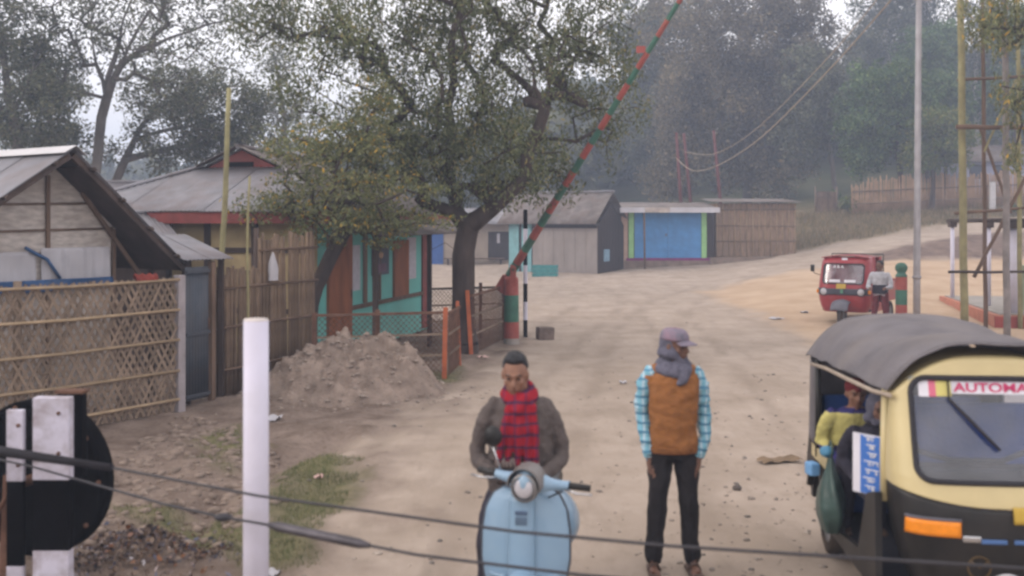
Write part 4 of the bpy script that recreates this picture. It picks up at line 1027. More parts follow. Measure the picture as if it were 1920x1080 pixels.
# shop row seen past the shade tree
fsx = P(800, 500, 57)
fs = thing('beige_shop', 'low beige shop with grey roof and blue door seen past the shade tree', 'shop', (fsx.x, 57, .1), R(-3))
MB().box((2.6, 0, 1.1), (5.2, .1, 2.3)).build('wall', M('beige_wall', (.44, .36, .29), .9, .12, 2, .2, dirt=(.3, .24, .2)), fs)
MB().box((.45, -.08, 1.15), (.9, .06, 2.2)).build('door', M('deep_blue', (.045, .12, .36), .7, .15, 4), fs)
MB().box((3.85, -.08, 1.05), (1.1, .06, 1.5)).build('shutter', dark_board, fs)
MB().box((3.85, -.12, 1.45), (.15, .02, .5)).build('hung_paper', paper, fs)
MB().box((2.6, -.45, .38), (3.2, .4, .06)).build('bench_seat', wood_b, fs)
for x in (1.2, 4.0): MB().box((x, -.45, .15), (.08, .35, .4)).build('bench_leg', wood_d, fs)
for x in (.03, 5.17): MB().box((x, 1.4, 1.1), (.06, 2.66, 2.3)).build('side_wall', _mats['beige_wall'], fs)
MB().box((2.6, 2.78, 1.1), (5.2, .06, 2.3)).build('back_wall', _mats['beige_wall'], fs)
roof_plane(fs, (-.3, -.7, 2.2), (1, 0, 0), (0, math.cos(R(22)), math.sin(R(22))), [(0, 2.4), (5.8, 2.4)], tin)
roof_plane(fs, (-.3, 3.1, 2.45), (1, 0, 0), (0, -math.cos(R(22)), math.sin(R(22))), [(0, 1.75), (5.8, 1.75)], tin)

# ------------------------------------------------------------------ orange iron railings round the corner
def railing(name, label, pts, h, posts, npan=1, postw=.07, meshmat=rust, topm=rust, railz=(.36, .66), postm=orange_p):
    """pts: ground corners; mesh of crossed wire in every bay"""
    r = thing(name, label, 'railing', (pts[0][0], pts[0][1], 0)); o = Vector((pts[0][0], pts[0][1], 0))
    for i in range(len(pts) - 1):
        a = Vector((*pts[i][:2], 0)) - o; b = Vector((*pts[i + 1][:2], 0)) - o; L = (b - a).length; u = (b - a) / L; wr = MB()
        for z in (h - .03,): MB().box((a + b) / 2 + Vector((0, 0, z)), (L, .04, .04), (0, 0, math.atan2(u.y, u.x))).build('top_rail', topm, r)
        for z in railz: MB().box((a + b) / 2 + Vector((0, 0, h * z)), (L, .022, .03), (0, 0, math.atan2(u.y, u.x))).build('rail', bamboo, r)
        s = -h
        while s < L:
            for sg in (1, -1):
                s0, s1, z0, z1 = (s, s + h * .86, .06, h - .05) if sg > 0 else (s + h * .86, s, .06, h - .05)
                q0, q1 = Vector((s0, z0)), Vector((s1, z1))
                def clip(q, w, lim):
                    t = (lim - q.x) / (w.x - q.x); return q + (w - q) * t
                if min(q0.x, q1.x) >= L or max(q0.x, q1.x) <= 0: continue
                if q0.x < 0: q0 = clip(q0, q1, 0)
                elif q0.x > L: q0 = clip(q0, q1, L)
                if q1.x < 0: q1 = clip(q1, q0, 0)
                elif q1.x > L: q1 = clip(q1, q0, L)
                if (q1 - q0).length < .02: continue
                wr.tube([a + u * q0.x + Vector((0, 0, q0.y)), a + u * q1.x + Vector((0, 0, q1.y))], .0045, 4, caps=False)
            s += .085
        w = wr.build('wire_mesh', meshmat, r); tag(w, kind='stuff')
    for (x, y, hh, tilt, mm) in posts:
        MB().box((0, 0, hh / 2 - .05), (postw, postw, hh + .1), bev=.006).build('post', mm, r, loc=(x - o.x, y - o.y, 0), rot=(0, tilt, 0))
    return r
q0, q1, q2 = G(590, 722), G(708, 716), G(833, 712)
railing('iron_railing', 'low rusty mesh railing with bright orange corner post behind the dirt mound', [q0, q2], 1.07, [(q0.x, q0.y, 1.08, 0, rust), (q1.x, q1.y, 1.1, 0, rust), (q2.x, q2.y, 1.12, R(1), orange_p)])
q3 = G(862, 690)
railing('wicket', 'short orange barred side wicket joined to the corner post', [(q2.x + .06, q2.y + .05), q3], 1.05, [(q3.x, q3.y, 1.12, R(-2), orange_p)], postw=.055)
q4, q5 = G(884, 672), G(944, 640)
railing('iron_railing', 'rusty mesh railing with leaning orange post running up to the barrier pedestal', [q4, q5], 1.15, [(q4.x, q4.y, 1.22, R(-3.5), orange_p), (q5.x, q5.y, 1.2, 0, rust)])
q6, q7 = G(806, 640), G(940, 634)
railing('iron_railing', 'dark topped mesh railing closing the yard behind the shade tree', [q6, q7], 1.10, [(q6.x, q6.y, 1.25, 0, red_oxide), ((q6.x + q7.x) / 2 + .3, (q6.y + q7.y) / 2, 1.18, 0, rust)], topm=wood_d)

# ------------------------------------------------------------------ level crossing barrier
def banded(mb, prof, z0, z1, bands, n=20):
    """prof: radius at height; bands: list of (z, material index) from the bottom"""
    zs = [b[0] for b in bands] + [z1]
    for (za, mi), zb_ in zip(bands, zs[1:]): mb.lathe([(prof(za), za), (prof((za + zb_) / 2), (za + zb_) / 2), (prof(zb_), zb_)], n=n, m=mi)
bp_ = G(959, 645); Yb = bp_.y
br = thing('barrier', 'raised red and green banded level crossing boom on a striped pedestal', 'barrier', (bp_.x, bp_.y, 0))
pz = lambda py: H - (py - YH) / F * Yb
mb = MB(); banded(mb, lambda z: .155 - .012 * z, 0, 1.3, [(-.1, 2), (.12, 0), (pz(603), 1), (pz(553), 0)])
mb.lathe([(.14, 1.3), (.12, 1.34), (0, 1.36)], n=20, m=0)
mb.build('pedestal', [b_red, b_grn, concrete], br)
pv = P(962, 505, Yb) - Vector((bp_.x, bp_.y, 0)); tp = P(1300, -40, Yb - 3.4) - Vector((bp_.x, bp_.y, 0)); dv = (tp - pv).normalized()
mb = MB(); t = -.5; i = 0
Ltot = 8.6
while t < Ltot:
    t2 = min(Ltot, t + .34); ra = lerp(.085, .026, max(0, t) / Ltot); rb_ = lerp(.085, .026, max(0, t2) / Ltot)
    mb.tube([pv + dv * t, pv + dv * t2], [ra, rb_], 14, m=i % 2, caps=(t < 0 or t2 >= Ltot)); t = t2; i += 1
mb.build('boom', [b_red, b_grn], br)
MB().box(pv - dv * .42, (.24, .26, .34), (0, math.atan2(dv.x, dv.z), 0), bev=.02).build('counterweight', b_red, br)
for s in (-1, 1): MB().box(pv + Vector((0, s * .13, -.12)), (.12, .02, .42)).build('bracket', b_red, br)
MB().cyl(pv + Vector((0, -.2, 0)), pv + Vector((0, .2, 0)), .035, n=12).build('pivot', rust, br)
MB().box(pv + dv * 5.3 + Vector((-.13, 0, .03)), (.16, .02, .12)).build('reflector', b_red, br)
sp_ = G(985, 634)
st = thing('striped_post', 'thin black and white banded post beside the barrier pedestal', 'post', (sp_.x, sp_.y, 0))
mb = MB(); zt = H - (395 - YH) / F * sp_.y; nb = 7
for i in range(nb): mb.tube([(0, 0, -.1 if i == 0 else zt * i / nb), (0, 0, zt * (i + 1) / nb)], .045, 12, m=1 - i % 2, caps=(i in (0, nb - 1)))
mb.build('shaft', [white_p, black_p], st)
MB().lathe([(.045, zt), (.04, zt + .02), (0, zt + .03)], n=12).build('cap', black_p, st)
g = G(1022, 636)
o = MB().box((0, 0, .12), (.34, .26, .27), (0, .03, .3), bev=.03).build('stone_block', M('stone_block', (.19, .145, .125), .95, .3, 6, .8, 14), None, loc=(g.x, g.y, 0))
tag(o, 'rough squared brown stone block lying on the road beside the striped post', 'stone')

bo = G(1690, 622)
bl_ = thing('round_topped_bollard', 'red and green banded round topped bollard next to the red cargo three wheeler', 'bollard', (bo.x, bo.y, gz(bo.x, bo.y)))
mb = MB(); k = bo.y / F; zz = lambda py: (622 - py) * k
banded(mb, lambda z: .125, 0, zz(516), [(-.1, 0), (zz(612), 1), (zz(597), 0), (zz(571), 1), (zz(543), 0)][0:5] + [(zz(519), 1)])
mb.build('shaft', [b_red, b_grn], bl_)
MB().lathe([(.125, zz(516)), (.10, zz(513)), (.085, zz(511)), (.12, zz(507)), (.135, zz(502)), (.12, zz(497)), (.07, zz(493)), (0, zz(492))], n=20).build('knob', b_grn, bl_)

# ------------------------------------------------------------------ posts and wires along the track
tp_ = P(480, 597, 5.75)
o = thing('white_post', 'tall plain white painted round post standing before the ditch', 'post', (tp_.x, tp_.y, 0))
MB().tube([(0, 0, -.2), (0, 0, 1.0), (0, 0, tp_.z - .012)], [.069, .068, .0665], 28).build('shaft', white_p, o)
MB().lathe([(.0667, tp_.z - .0118), (.062, tp_.z - .002), (0, tp_.z)], n=28).build('top', M('post_top', (.62, .55, .52), .8, .1, 20), o)
wy = lambda x, yy0: yy0
def wire_pt(px, py, hb): return P(px, py, hb * F / (py - YH))
def wire(name, label, pts, r, mat, hb):
    q = [wire_pt(px, py, hb) for px, py in pts]
    return MB().tube(q, r, 8).build(name, mat, None)
wirem = M('wire', (.035, .032, .038), .55, .2, 20)
root = thing('signal_wire', 'upper black steel wire with a rubber sleeve strung along the track', 'wire')
q = [wire_pt(px, py, 1.4) for px, py in ((-300, 800), (0, 846), (210, 877), (480, 929), (960, 996), (1260, 1024), (1920, 1066), (2400, 1085))]
MB().tube(q, .0075, 8).build('strand', wirem, root)
MB().tube([q[0], q[1], q[2]], [.032, .032, .02], 12).build('sleeve', M('rubber', (.022, .020, .024), .8, .3, 9), root)
root = thing('signal_wire', 'lower black steel wire with a turnbuckle strung along the track', 'wire')
q = [wire_pt(px, py, 1.555) for px, py in ((-300, 795), (0, 862), (60, 875), (138, 897), (310, 946), (419, 970), (503, 984), (693, 1023), (780, 1040), (900, 1055), (1090, 1078), (1500, 1112))]
MB().tube(q, .0075, 8).build('strand', wirem, root)
MB().tube([q[6], q[6].lerp(q[7], .1), q[6].lerp(q[7], .9), q[7]], [.012, .024, .024, .012], 10).build('turnbuckle', M('turnbuckle', (.10, .09, .10), .5, .3, 9, metal=.6), root)
MB().ell(q[5], (.05, .03, .022)).build('clamp', wirem, root)
worn_w = M('worn_white', (.62, .59, .69), .7, .08, 9, .2, 40, dirt=(.20, .14, .11), dirt_amt=.75, dscale=6.5)
def bandpost(name, label, px0, px1, ytop, bands, Y, tilt=0, cap=True, square=True):
    c = P((px0 + px1) / 2, ytop, Y); w = (px1 - px0) / F * Y
    r = thing(name, label, 'post', (c.x, c.y, 0)); mb = MB(); zt = c.z
    zs = [zt] + [H - (b[0] - YH) / F * Y for b in bands]
    for i, (b, z1) in enumerate(zip(bands, zs[1:])):
        z1 = max(z1, -.1)
        mb.box((0, 0, (zs[i] + z1) / 2), (w, w * .35, zs[i] - z1), m=b[1])
    mb.build('shaft', [worn_w, black_p], r, bev=.006)
    for z in (zt - .10, zt - .36):
        MB().lathe([(0, -w * .175 - .014), (.012, -w * .175 - .012), (.014, -w * .175)], (w * .22, 0, z), 'y', 8).build('bolt', rust, r)
    return r
pr = bandpost('banded_post', 'thick square black and white post in front of the winch wheel', 66, 134, 744, [(897, 0), (1029, 1), (1180, 0), (1400, 1)], 6.95)
MB().box((.075, .12, 1.04), (.16, .08, .56)).build('iron_stanchion', black_p, pr); MB().box((.075, .12, 1.325), (.19, .11, .02)).build('cap_plate', rust, pr)
bandpost('banded_post', 'slim square white topped post beside the winch wheel', 14, 46, 768, [(901, 0), (1060, 1), (1180, 0), (1400, 1)], 7.0)
wc = P(76, 893, 7.4)
wn = thing('winch_wheel', 'large black solid iron winch wheel on a rusty stand', 'winch', (wc.x, wc.y, 0), R(-14))
rr_ = 146 / F * 7.4
MB().lathe([(0, -.05), (.06, -.05), (.07, -.03), (rr_ * .86, -.03), (rr_ * .9, -.055), (rr_, -.06), (rr_ * .985, 0), (rr_, .06), (rr_ * .9, .055), (rr_ * .86, .03), (0, .03)], (0, 0, wc.z), 'y', 48).build('wheel', black_p, wn)
MB().cyl((0, -.22, wc.z), (0, .3, wc.z), .035, n=14).build('axle', rust, wn)
for i in range(10): MB().lathe([(0, -.072), (.016, -.070), (.018, -.05)], (rr_ * .93 * math.cos(i * .628), 0, wc.z + rr_ * .93 * math.sin(i * .628)), 'y', 8).build('bolt', rust, wn)
for s in (-.2, .26): MB().box((-.09 if s < 0 else 0, s, wc.z / 2), (.09, .06, wc.z + .1), (0, .05 if s < 0 else 0, 0)).build('stand', rust, wn)
MB().tube([(0, -.24, wc.z), (.0, -.27, wc.z - .0), (-.28, -.27, wc.z - .42)], .018, 8).build('crank', rust, wn)

# ------------------------------------------------------------------ utility pole, bamboo frame and pavilion on the right
up = G(1719, 640)
u_ = thing('steel_pole', 'tall slender galvanised steel pole behind the yellow rickshaw', 'pole', (up.x, up.y, gz(up.x, up.y)))
pt_ = P(1724, -160, up.y) - Vector(u_.location)
MB().tube([(0, 0, -.2), (0, 0, 1.3), tuple(pt_)], [.075, .07, .055], 14).build('shaft', galv, u_)
MB().lathe([(.07, 1.27), (.09, 1.29), (.09, 1.33), (.068, 1.35)], n=14).build('collar', galv, u_)
MB().box((.12, 0, pt_.z * .80), (.35, .03, .05)).build('bracket', galv, u_)
yk = 23.0
bf = thing('scaffold', 'scaffold of lashed bamboo poles and cross bars standing by the pavilion', 'scaffold', (*P(1808, 600, yk)[:2], 0))
o0 = Vector(bf.location)
def bpole(px0, py0, px1, py1, Y0, Y1, r, mat, name='pole'):
    a = P(px0, py0, Y0); b = P(px1, py1, Y1)
    if name == 'pole' and a.z < .9: a = a + (b - a) * ((-.15 - a.z) / (b.z - a.z))
    n = 10; pts = [a.lerp(b, i / n) - o0 + Vector((.008 * math.sin(i * 2.1), 0, .006 * math.sin(i * 1.3))) for i in range(n + 1)]
    MB().tube(pts, [r * (1.05 - .2 * i / n) for i in range(n + 1)], 8).build(name, mat, bf)
bpole(1808, 600, 1800, -120, yk, yk, .085, bamboo_g)
bpole(1888, 620, 1884, -60, yk - .3, yk - .3, .075, M('pole_grey', (.26, .23, .22), .85, .3, 4, .3))
bpole(1778, 510, 1990, 510, yk - .12, yk - .4, .03, wood_d, 'cross_bar')
bpole(1793, 238, 1990, 240, yk - .12, yk - .4, .05, wood_b, 'cross_bar')
bpole(1838, 50, 1990, 52, yk - .12, yk - .4, .035, wood_d, 'cross_bar')
bpole(1826, 520, 1945, 290, yk + .15, yk - .1, .04, wood_b, 'brace')
bpole(1836, 235, 1895, 400, yk + .2, yk - .1, .035, wood_b, 'brace')
bpole(1848, 600, 1842, -40, yk + 1.4, yk + 1.4, .05, wood_b)
bpole(1913, 620, 1908, -60, yk + 1.2, yk + 1.2, .055, bamboo_g)
bpole(1795, 150, 1990, 140, yk + 1.3, yk + 1.1, .035, wood_b, 'cross_bar')
bpole(1790, 400, 1990, 385, yk + 1.3, yk + 1.1, .035, wood_b, 'cross_bar')
bpole(1905, 150, 1845, 285, yk + .3, yk - .1, .028, bamboo_g, 'brace')

c0 = G(1866, 616); 
pvn = thing('pavilion', 'half built pavilion with orange plinth and slim white pillars', 'pavilion', (c0.x, c0.y, 0), R(0))
e1 = Vector((.20, 1.0, 0)).normalized()
# plinth block: front (red) runs right, side (orange) runs back-left
fl = 6.5; e2 = Vector((e1.y, -e1.x, 0))
def pq(a, b, z): return e2 * a + e1 * b + Vector((0, 0, z))
def slab(a0, a1, b0, b1, z0, z1, mat, name):
    v = [pq(a, b, z) for z in (z0, z1) for a, b in ((a0, b0), (a1, b0), (a1, b1), (a0, b1))]
    return MB().add(v, [(0, 3, 2, 1), (4, 5, 6, 7), (0, 1, 5, 4), (1, 2, 6, 5), (2, 3, 7, 6), (3, 0, 4, 7)]).build(name, mat, pvn)
slab(0.003, 5, .003, fl, -.1, .30, plinth_o, 'plinth')
slab(-.0, 5, -.0, .05, -.1, .27, plinth_r, 'front_kerb')
slab(.12, 5, .12, fl - .12, .301, .325, concrete, 'floor')
for (a, b, r, m_) in ((.18, 5.6, .055, white_p), (.45, 2.6, .055, white_p), (.55, .5, .14, white_p), (3.2, 5.9, .045, white_p)):
    q = pq(a, b, .32); MB().tube([q, q + Vector((0, 0, 1.98))], r, 14).build('pillar', m_, pvn)
    MB().box(q + Vector((0, 0, 2.05)), (r * 3.4, r * 3.4, .16)).build('capital', wood_d, pvn)
for (a0, b0, a1, b1) in ((.18, 6.2, .18, .2), (.18, 5.9, 4.6, 5.9), (.3, .5, 4.6, .5)):
    qa, qb = pq(a0, b0, 2.47), pq(a1, b1, 2.47); MB().tube([qa, qb], .05, 8).build('beam', wood_d, pvn)
slab(.7, 1.5, 1.2, 1.6, .326, 1.4, M('green_board', (.30, .34, .24), .85, .2, 4), 'panel')
slab(1.1, 4, .8, .84, 1.3, 2.3, red_oxide, 'hung_board')

# fence, hut and marker on the slope
f0 = ground_at(1598, 402); f1 = ground_at(1960, 386)
fx = thing('bamboo_paling', 'long bamboo paling fence along the top of the grassy slope', 'fence', f0)
mbp = MB(); n = 150
for i in range(n):
    q = f0.lerp(f1, i / n); q.z = tz(q.x, q.y); hh = random.uniform(1.75, 2.15) * (1 if i > 10 else .85)
    l0 = q - f0; mbp.tube([l0 - Vector((0, 0, .1)), l0 + Vector((random.uniform(-.06, .06), 0, hh))], [.05, .035], 5)
w = mbp.build('pales', M('pale_bamboo', (.40, .26, .165), .85, .3, 1.2, .2, dirt=(.22, .15, .10), dirt_amt=.6, dscale=.8), fx); tag(w, kind='stuff')
for z in (.6, 1.3):
    a = f0.copy(); b = f1.copy(); a.z = tz(a.x, a.y) + z; b.z = tz(b.x, b.y) + z
    MB().tube([a - f0 + Vector((0, -.06, 0)), b - f0 + Vector((0, -.06, 0))], .035, 6).build('rail', bamboo, fx)
g0 = ground_at(1532, 398)
gg = thing('slope_gate', 'small brown wicker gate at the edge of the slope above the hut', 'gate', g0)
for i in range(9): MB().box((i * .13, 0, .6), (.11, .04, 1.2)).build('pale', wood_b, gg)
MB().box((.52, -.035, .9), (1.15, .03, .06)).build('rail', bamboo, gg)
for x in (-.1, 1.15): MB().tube([(x, 0, -.1), (x, 0, 1.5)], .05, 8).build('post', bamboo, gg)
m0 = ground_at(1861, 398)
mk = thing('marker_post', 'short white marker post on the slope beside the bamboo frame', 'post', m0)
MB().box((0, 0, .8), (.28, .22, 1.8), bev=.02).build('shaft', M('marker_white', (.55, .53, .54), .85, .15, 6, .2), mk)
MB().box((0, 0, 1.71), (.32, .26, .05), bev=.01).build('cap', concrete, mk)
hx = P(1806, 330, 68); hz = tz(hx.x, 68)
hut = gable_hut('slope_hut', 'small bluish white hut under dark eaves among the slope trees', (hx.x, 68, hz), 0, 4.6, 3.5, 2.3, 3.2, .5, M('bluewhite_wall', (.42, .42, .55), .85, .1, 2), tin_d)
for x in (.8, 2.4):
    wdw = MB().box((x, -.02, 1.45), (.8, .06, .9)).build('window', wood_d, hut); MB().box((x, -.055, 1.45), (.66, .02, .76)).build('pane', M('pane_dark', (.05, .06, .09), .2), wdw)

pole_red = M('pole_red', (.13, .05, .05), .9, .2, 4)
# red poles and sagging ropes above the stalls
pole('red_pole', 'reddish pole rising behind the blue stall roof, first of a close pair', 1276, 370, 1268, 248, 54, .10, .07, pole_red, nodes=False)
pole('red_pole', 'reddish slanting pole rising behind the blue stall roof, second of a close pair', 1294, 370, 1282, 250, 54.4, .09, .07, pole_red, nodes=False)
pole('red_pole', 'lone reddish pole standing behind the join of blue stall and hut', 1350, 370, 1338, 245, 54, .10, .07, pole_red, nodes=False)
def rope(label, pts, r):
    q = [P(*p) for p in pts]; fine = []
    for i in range(len(q) - 1):
        p0 = q[max(0, i - 1)]; p1 = q[i]; p2 = q[i + 1]; p3 = q[min(len(q) - 1, i + 2)]
        for s in range(8):
            t = s / 8; fine.append(.5 * ((2 * p1) + (p2 - p0) * t + (2 * p0 - 5 * p1 + 4 * p2 - p3) * t * t + (3 * p1 - p0 - 3 * p2 + p3) * t ** 3))
    fine.append(q[-1])
    tag(MB().tube(fine, r, 6).build('rope', rope_m, None), label, 'rope')
rope('thick sagging rope looped between the red poles and the steel pole', [(1268, 297, 53.9), (1300, 320, 51), (1350, 308, 47), (1430, 255, 42), (1560, 125, 33), (1722, -60, 23.6)], .018)
rope('thin upper rope running from the red pole pair to the steel pole', [(1283, 285, 54.2), (1340, 288, 50), (1420, 240, 44), (1560, 100, 34), (1722, -100, 23.6)], .014)

# ------------------------------------------------------------------ dirt mound and rubbish
mc = G(655, 735)
def moundz(x, y):
    q = Vector((x * 1.6, y * 1.6, 2.2)); d = math.hypot((x + .05) / 1.42, y / 1.05)
    base = .84 * max(0, 1 - d) ** .85 if d < 1 else 0
    base += .28 * math.exp(-((x - .75) ** 2 + y * y) / .25) * (1 - min(1, d) ** 4)
    return base * (1 + .25 * noise.fractal(q, .8, 2, 4)) + ((.075 * noise.fractal(q * 4, .7, 2, 5) + .03 * abs(noise.noise(q * 13))) * min(1, (1 - d) * 5) if d < 1 else 0) - (.06 if d > 1 else 0) * 1
NN = 110
mb = MB().grid(lambda u, v: ((u - .5) * 3.0, (v - .5) * 2.3, moundz((u - .5) * 3.0, (v - .5) * 2.3) + gz(mc.x + (u - .5) * 3.0, mc.y + (v - .5) * 2.3)), NN, NN)
moundm = M('mound_earth', (.29, .225, .185), .97, .3, 4, 1.0, 30, dirt=(.15, .105, .08), dirt_amt=.7, dscale=5)
mnd = thing('earth_mound', 'heap of loose grey brown earth dumped before the orange railing', 'earth heap', (mc.x, mc.y, 0))
mb.build('heap', moundm, mnd)
pp = []
for _ in range(1100):
    x, y = random.gauss(0, .6), random.gauss(0, .45)
    x *= 1.35; y *= 1.35
    pp.append((x, y, max(0, moundz(x, y)) + gz(mc.x + x, mc.y + y)))
o = stones('lumps', pp, .010, .045, M('lump', (.31, .25, .21), .95, .35, 9, .5), None, None); o.parent = mnd
# rubbish heap beside the winch
rbm = leafmat('rubbish', [(0, (.03, .03, .04)), (.3, (.13, .085, .06)), (.55, (.22, .16, .12)), (.7, (.07, .08, .13)), (.86, (.13, .08, .05)), (.93, (.26, .11, .05)), (1, (.42, .40, .42))], trans=0)
V = []; rg = np.random.default_rng(5); n = 1500; o_ = []
rc = G(265, 1040)
for i in range(n):
    x = rg.normal(0, .30); y = rg.normal(0, .34); zz_ = gz(rc.x + x, rc.y + y) + .16 * math.exp(-(x * x + y * y) / .12) * rg.uniform(.4, 1) + .012
    o_.append((rc.x + x, rc.y + y, zz_))
v, f = leaf_quads(np.array(o_), 1, (.02, .02, .01), .05, .55, .0, rg)
tag(mesh_np('rubbish', v, f, rbm), 'scattered rubbish and rags heaped beside the winch wheel', 'rubbish', kind='stuff')
def scrap(label, px, py, w, h, mat, seed):
    g = G(px, py); rd = random.Random(seed)
    o = MB().grid(lambda u, v: ((u - .5) * w, (v - .5) * h, .02 + .03 * abs(math.sin(u * 5 + seed) * math.cos(v * 4 + seed)) + .01 * math.sin(u * 17)), 10, 8).build('litter', mat, None, loc=(g.x, g.y, gz(g.x, g.y)), rot=(0, 0, rd.uniform(0, 6)))
    tag(o, label, 'litter')
scrap('flat white plastic scrap on the path beside the white post', 513, 787, .30, .16, white_s, 3)
scrap('crumpled white paper scrap at the foot of the white post', 508, 1072, .12, .1, white_s, 4)
scrap('pale pink scrap lying in the grass patch', 597, 898, .09, .07, M('pinkpaper', (.6, .4, .36), .9), 5)
scrap('small white wrapper lying on the dirt road between rider and standing man', 1168, 722, .12, .1, white_s, 6)
scrap('white litter on the sand before the red three wheeler', 1455, 600, .3, .3, white_s, 7)
scrap('small pale scrap on the sand beside the red three wheeler', 1508, 592, .2, .2, white_s, 8)
scrap('pinkish scrap at the foot of the leaning orange post', 905, 680, .2, .14, _mats['pinkpaper'], 9)
scrap('brown leaf litter heap on the road beside the rickshaw', 1462, 868, .45, .16, M('leaflitter', (.2, .14, .09), .9), 10)
g = G(1382, 918)
o = MB().ell((0, 0, .02), (.045, .035, .03), n=9, k=6).build('loose_stone', M('stone_dark', (.13, .11, .10), .9, .3, 9, .5), None, loc=(g.x, g.y, gz(g.x, g.y)))
tag(o, 'single dark fist sized stone lying on the road', 'stone')
# ------------------------------------------------------------------ people
skin = M('skin', (.25, .125, .082), .55, .12, 25, .05, 120)
skin_d = M('skin_dark', (.17, .085, .058), .55, .12, 25, .05, 120)
hairm = M('hair_black', (.012, .011, .014), .6, .4, 60, .4, 140, stretch=(1, 1, .2))
eyem = M('eye', (.02, .015, .013), .25, .1)
lipm = M('lips', (.17, .07, .055), .5, .1)
jacket = M('jacket_brown', (.115, .094, .088), .92, .18, 14, .5, 90)
trouser = M('trousers_black', (.022, .019, .021), .9, .25, 10, .4, 60)
vestm = M('vest_tan', (.30, .125, .045), .92, .14, 16, .5, 110)
wool_g = M('wool_grey', (.13, .125, .165), .95, .2, 30, .6, 110)
capm = M('cap_grey', (.21, .19, .24), .85, .25, 14, .3, 60, dirt=(.4, .12, .16), dirt_amt=.6, dscale=14)
sandal = M('sandal', (.12, .08, .065), .7, .2, 20)
def checks(name, base, l1, l2, sx, sy, w1=.25, w2=.25, axes=('X', 'Z')):
    m = bpy.data.materials.new(name); m.use_nodes = True; t = m.node_tree; N = t.nodes; Lk = t.links; b = N['Principled BSDF']
    b.inputs['Roughness'].default_value = .92; b.inputs['Specular IOR Level'].default_value = .15
    tc = N.new('ShaderNodeTexCoord'); sp = N.new('ShaderNodeSeparateXYZ'); Lk.new(tc.outputs['Object'], sp.inputs[0])
    nn = N.new('ShaderNodeTexNoise'); nn.inputs['Scale'].default_value = 5
    Lk.new(tc.outputs['Object'], nn.inputs['Vector'])
    def band(ax, s, w):
        a = N.new('ShaderNodeMath'); a.operation = 'MULTIPLY_ADD'; a.inputs[1].default_value = s; Lk.new(sp.outputs[ax], a.inputs[0]); Lk.new(nn.outputs['Fac'], a.inputs[2])
        f = N.new('ShaderNodeMath'); f.operation = 'FRACT'; Lk.new(a.outputs[0], f.inputs[0])
        g = N.new('ShaderNodeMath'); g.operation = 'LESS_THAN'; g.inputs[1].default_value = w; Lk.new(f.outputs[0], g.inputs[0]); return g.outputs[0]
    def mix(fac, a, c, amt):
        h = N.new('ShaderNodeMath'); h.operation = 'MULTIPLY'; h.inputs[1].default_value = amt; Lk.new(fac, h.inputs[0])
        q = N.new('ShaderNodeMix'); q.data_type = 'RGBA'; Lk.new(h.outputs[0], q.inputs['Factor']); q.inputs['B'].default_value = (*c, 1)
        if isinstance(a, tuple): q.inputs['A'].default_value = (*a, 1)
        else: Lk.new(a, q.inputs['A'])
        return q.outputs['Result']
    c = mix(band(axes[0], sx, w1), base, l1, .8); c = mix(band(axes[1], sy, w2), c, l2, .85)
    Lk.new(c, b.inputs['Base Color']); return m
shirt_c = checks('shirt_checked', (.17, .36, .45), (.40, .50, .56), (.06, .17, .27), 19, 16, .35, .3)
scarf_r = checks('scarf_plaid', (.25, .012, .022), (.12, .02, .05), (.035, .02, .05), 14, 15, .22, .28)
fringe = M('fringe', (.45, .36, .33), .95, .3, 40)
yel_j = M('jacket_yellow', (.62, .55, .20), .85, .12, 12, .4, 40)
blu_j = M('jacket_blue', (.045, .04, .16), .85, .2, 12, .4, 40)
darkc = M('cloth_dark', (.035, .032, .045), .92, .25, 12, .4, 60)
maroon = M('cap_maroon', (.16, .03, .035), .9, .25, 16, .4, 80)
maroon_t = M('trousers_maroon', (.15, .03, .035), .9, .25, 12, .4, 40)
white_c = M('shirt_white', (.50, .50, .54), .9, .15, 12, .4, 40)

